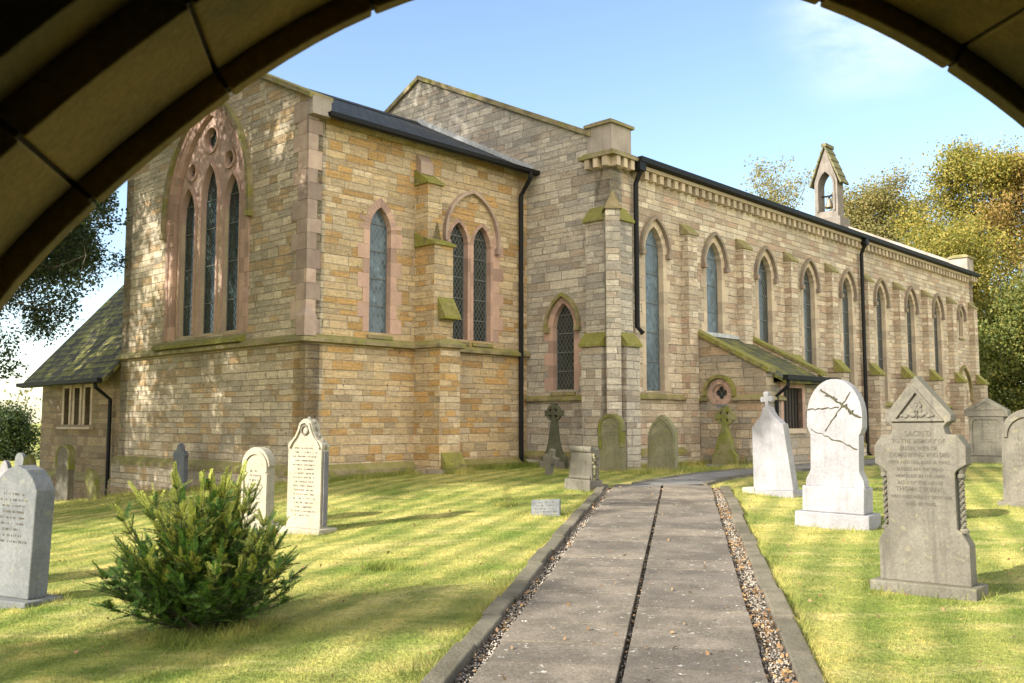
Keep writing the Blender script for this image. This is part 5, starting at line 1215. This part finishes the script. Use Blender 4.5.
# ------------------------------------------------------------------ yew bush
yx, yy_ = -2.19, 6.8
yew = empty('yew_bush', (yx, yy_, float(gz(yx, yy_)) - .02)); tag(yew, 'young dark green yew bush with yellowish shoots spreading from the lawn', 'bush')
m, g, b = material('yew_needles'); ge = g.new('ShaderNodeNewGeometry'); g.put(b.inputs['Base Color'], g.ramp(ge.outputs['Random Per Island'], [(0, (.035, .10, .018)), (.6, (.085, .20, .03)), (1, (.19, .30, .05))])); b.inputs['Roughness'].default_value = .45; M['yew'] = m
m, g, b = material('yew_new_shoots'); ge = g.new('ShaderNodeNewGeometry'); g.put(b.inputs['Base Color'], g.ramp(ge.outputs['Random Per Island'], [(0, (.22, .29, .04)), (1, (.50, .50, .10))])); M['yew_tip'] = m
rs = np.random.default_rng(5); st_ = MB(); needles = [[], []]
def twig(p, d, L_, cls):
    d = unit(d); side = unit(np.cross(d, [0, 0, 1]) + rs.normal(0, .25, 3)); nrm = unit(np.cross(side, d))
    n = max(6, int(L_ / .0075)); q = p.copy(); dd = d.copy()
    for i in range(n):
        dd = unit(dd + rs.normal(0, .02, 3)); q = q + dd * L_ / n
        for s_ in (-1, 1):
            nd = unit(side * s_ + dd * .75 + nrm * rs.normal(.1, .22)); ln = .026 * (1 - .55 * (i / n) ** 3) * rs.uniform(.8, 1.2); wv = unit(np.cross(nd, nrm)) * .0030
            needles[cls].append((q - wv, q + wv, q + nd * ln + wv * .6, q + nd * ln - wv * .6))
    st_.tube([p, (p + q) / 2 + 0, q], [.003, .0025, .001], 4, cap=False)
for i in range(150):
    a = rs.uniform(0, 2 * math.pi); tilt = rs.uniform(.15, 1.2) if i > 24 else rs.uniform(.85, 1.3)
    L_ = rs.uniform(.55, .95) * (1.1 if tilt < .6 else .80)
    d = unit([math.sin(tilt) * math.cos(a), math.sin(tilt) * math.sin(a), math.cos(tilt)]); p = np.array([rs.normal(0, .05), rs.normal(0, .05), .02])
    pts = [p]; n = 10; q = p.copy()
    for k in range(n):
        d = unit(d + np.array([0, 0, .035]) + rs.normal(0, .05, 3)); q = q + d * L_ / n; pts.append(q.copy())
    st_.tube(pts, [.011 * (1 - .85 * k / n) for k in range(n + 1)], 5, cap=False)
    for k in range(2, n + 1):
        for rep in range(5):
            sd = unit(d * .9 + rs.normal(0, .62, 3) * np.array([1, 1, .55])); tip = k > 7 and q[2] > .45 and rs.random() < .6
            twig(pts[k], sd, rs.uniform(.06, .15), 1 if tip else 0)
    twig(pts[-1], d, rs.uniform(.12, .24), 1 if q[2] > .6 else 0)
part(st_, 'stems', 'bark', yew)
for cls, nm, mt in ((0, 'foliage', 'yew'), (1, 'new_shoots', 'yew_tip')):
    v = np.array(needles[cls]).reshape(-1, 3); raw_mesh(nm, v, np.arange(len(v)).reshape(-1, 4), M[mt], yew)

# ------------------------------------------------------------------ grass
rs = np.random.default_rng(12)
def blades(x, y, h, w, base=0.0):
    n = len(x); z = turf(x, y) - .006 + base; a = rs.uniform(0, 6.283, n); ln = rs.uniform(.2, 1.1, n) * h; b2 = rs.uniform(0, 6.283, n)
    dx, dy = np.cos(a) * w, np.sin(a) * w; tx, ty = np.cos(b2) * ln, np.sin(b2) * ln
    v = np.stack([np.stack([x - dx, y - dy, z], 1), np.stack([x + dx, y + dy, z], 1), np.stack([x + tx, y + ty, z + h], 1)], 1)
    return v.reshape(-1, 3)
N = 520000
yv = 3.6 + 18 * rs.random(N) ** 2.1; xv = rs.uniform(-1, 1, N) * (yv * .62 + .9)
tt, ss = path_ts(xv, yv); ok = (np.abs(ss - .02) > 1.07) | (tt > PATH_END + .2)
uu = (xv - C0[0]) * Lx[0] + (yv - C0[1]) * Lx[1]; vv = (xv - C0[0]) * Wx[0] + (yv - C0[1]) * Wx[1]
ok &= ~((uu > -.1) & (vv > -.12)) & ~((uu > A) & (vv > -B - .15)) & ~((uu > 2.2) & (vv < -4.9) & (vv > -6.6))
xv, yv = xv[ok], yv[ok]
patch = .5 + .5 * np.sin(xv * 1.7 + np.sin(yv * 1.3) * 2) * np.sin(yv * 2.1 + np.sin(xv * 1.1) * 2)
h = (.010 + .017 * rs.random(len(xv)) * (.4 + patch)) * (1 + yv * .02)
vs = [blades(xv, yv, h, .0016 + .00022 * yv)]
def tuft_ring(cx, cy, r0, r1, n, hh):
    a = rs.uniform(0, 6.283, n); r_ = np.sqrt(rs.random(n) * (r1 * r1 - r0 * r0) + r0 * r0); vs.append(blades(cx + r_ * np.cos(a), cy + r_ * np.sin(a), hh * rs.uniform(.4, 1.1, n), np.full(n, .0028)))
for o in [o for o in COL.objects if o.get('category') in ('headstone', 'cross', 'tablet')]:
    tuft_ring(o.location.x, o.location.y, .05, .5 if o.location.y < 16 else .6, 700, .08)
tuft_ring(yx + .1, yy_ - .1, .0, .45, 1800, .10)
for _ in range(110):
    cx, cy = rs.uniform(-7, 8), rs.uniform(4.5, 16); t_, s_ = path_ts(cx, cy)
    if abs(s_) > 1.25: tuft_ring(cx, cy, 0, rs.uniform(.05, .16), 60, rs.uniform(.035, .075))
for cx, cy, n, hh in ((-.1, 13.5, 260, .14), (-1.27, 9.0, 420, .11), (-1.05, 8.9, 260, .08), (-2.6, 5.2, 300, .08), (.05, 6.2, 160, .10), (-.55, 5.6, 200, .09)): tuft_ring(cx, cy, 0, .17, n, hh)
def along(p, q, n, hh, wd=.18):
    t_ = rs.random(n); p, q = np.array(p), np.array(q); d = unit(q - p); nn = np.array([d[1], -d[0]]); o_ = np.abs(rs.normal(0, wd, n)); x = p[0] + (q[0] - p[0]) * t_ + nn[0] * o_; y = p[1] + (q[1] - p[1]) * t_ + nn[1] * o_
    vs.append(blades(x, y, hh * rs.uniform(.4, 1.1, n), np.full(n, .004)))
along(wxy(-.16, 8), wxy(-.16, -.2), 3000, .13); along(wxy(-.1, -.16), wxy(2.6, -.16), 2600, .14); along(wxy(2.7, -1.0), wxy(3.4, -1.0), 1200, .14); along(wxy(3.4, -.16), wxy(6.1, -.16), 2600, .16)
along(wxy(6.1, -.1), wxy(6.1, -2.0), 1800, .16); along(wxy(5.9, -2.6), wxy(9.9, -2.75), 2600, .18); along(wxy(9.9, -2.8), wxy(9.9, -4.5), 2200, .28); along(wxy(5.2, -3.6), wxy(9.6, -4.4), 5000, .14, .5)
for sgn, w_ in ((-1, 1.04), (1, 1.09)):
    n = 5200; t_ = 3.6 + 12.2 * rs.random(n) ** 1.6; s_ = sgn * (w_ + np.abs(rs.normal(0, .06, n))); vs.append(blades(PO[0] + t_ * PD[0] + s_ * PQ[0], PO[1] + t_ * PD[1] + s_ * PQ[1], rs.uniform(.02, .065, n), np.full(n, .0024)))
v = np.concatenate(vs); tag(raw_mesh('lawn_grass', v, np.arange(len(v)).reshape(-1, 3), M['blade']), kind='stuff')
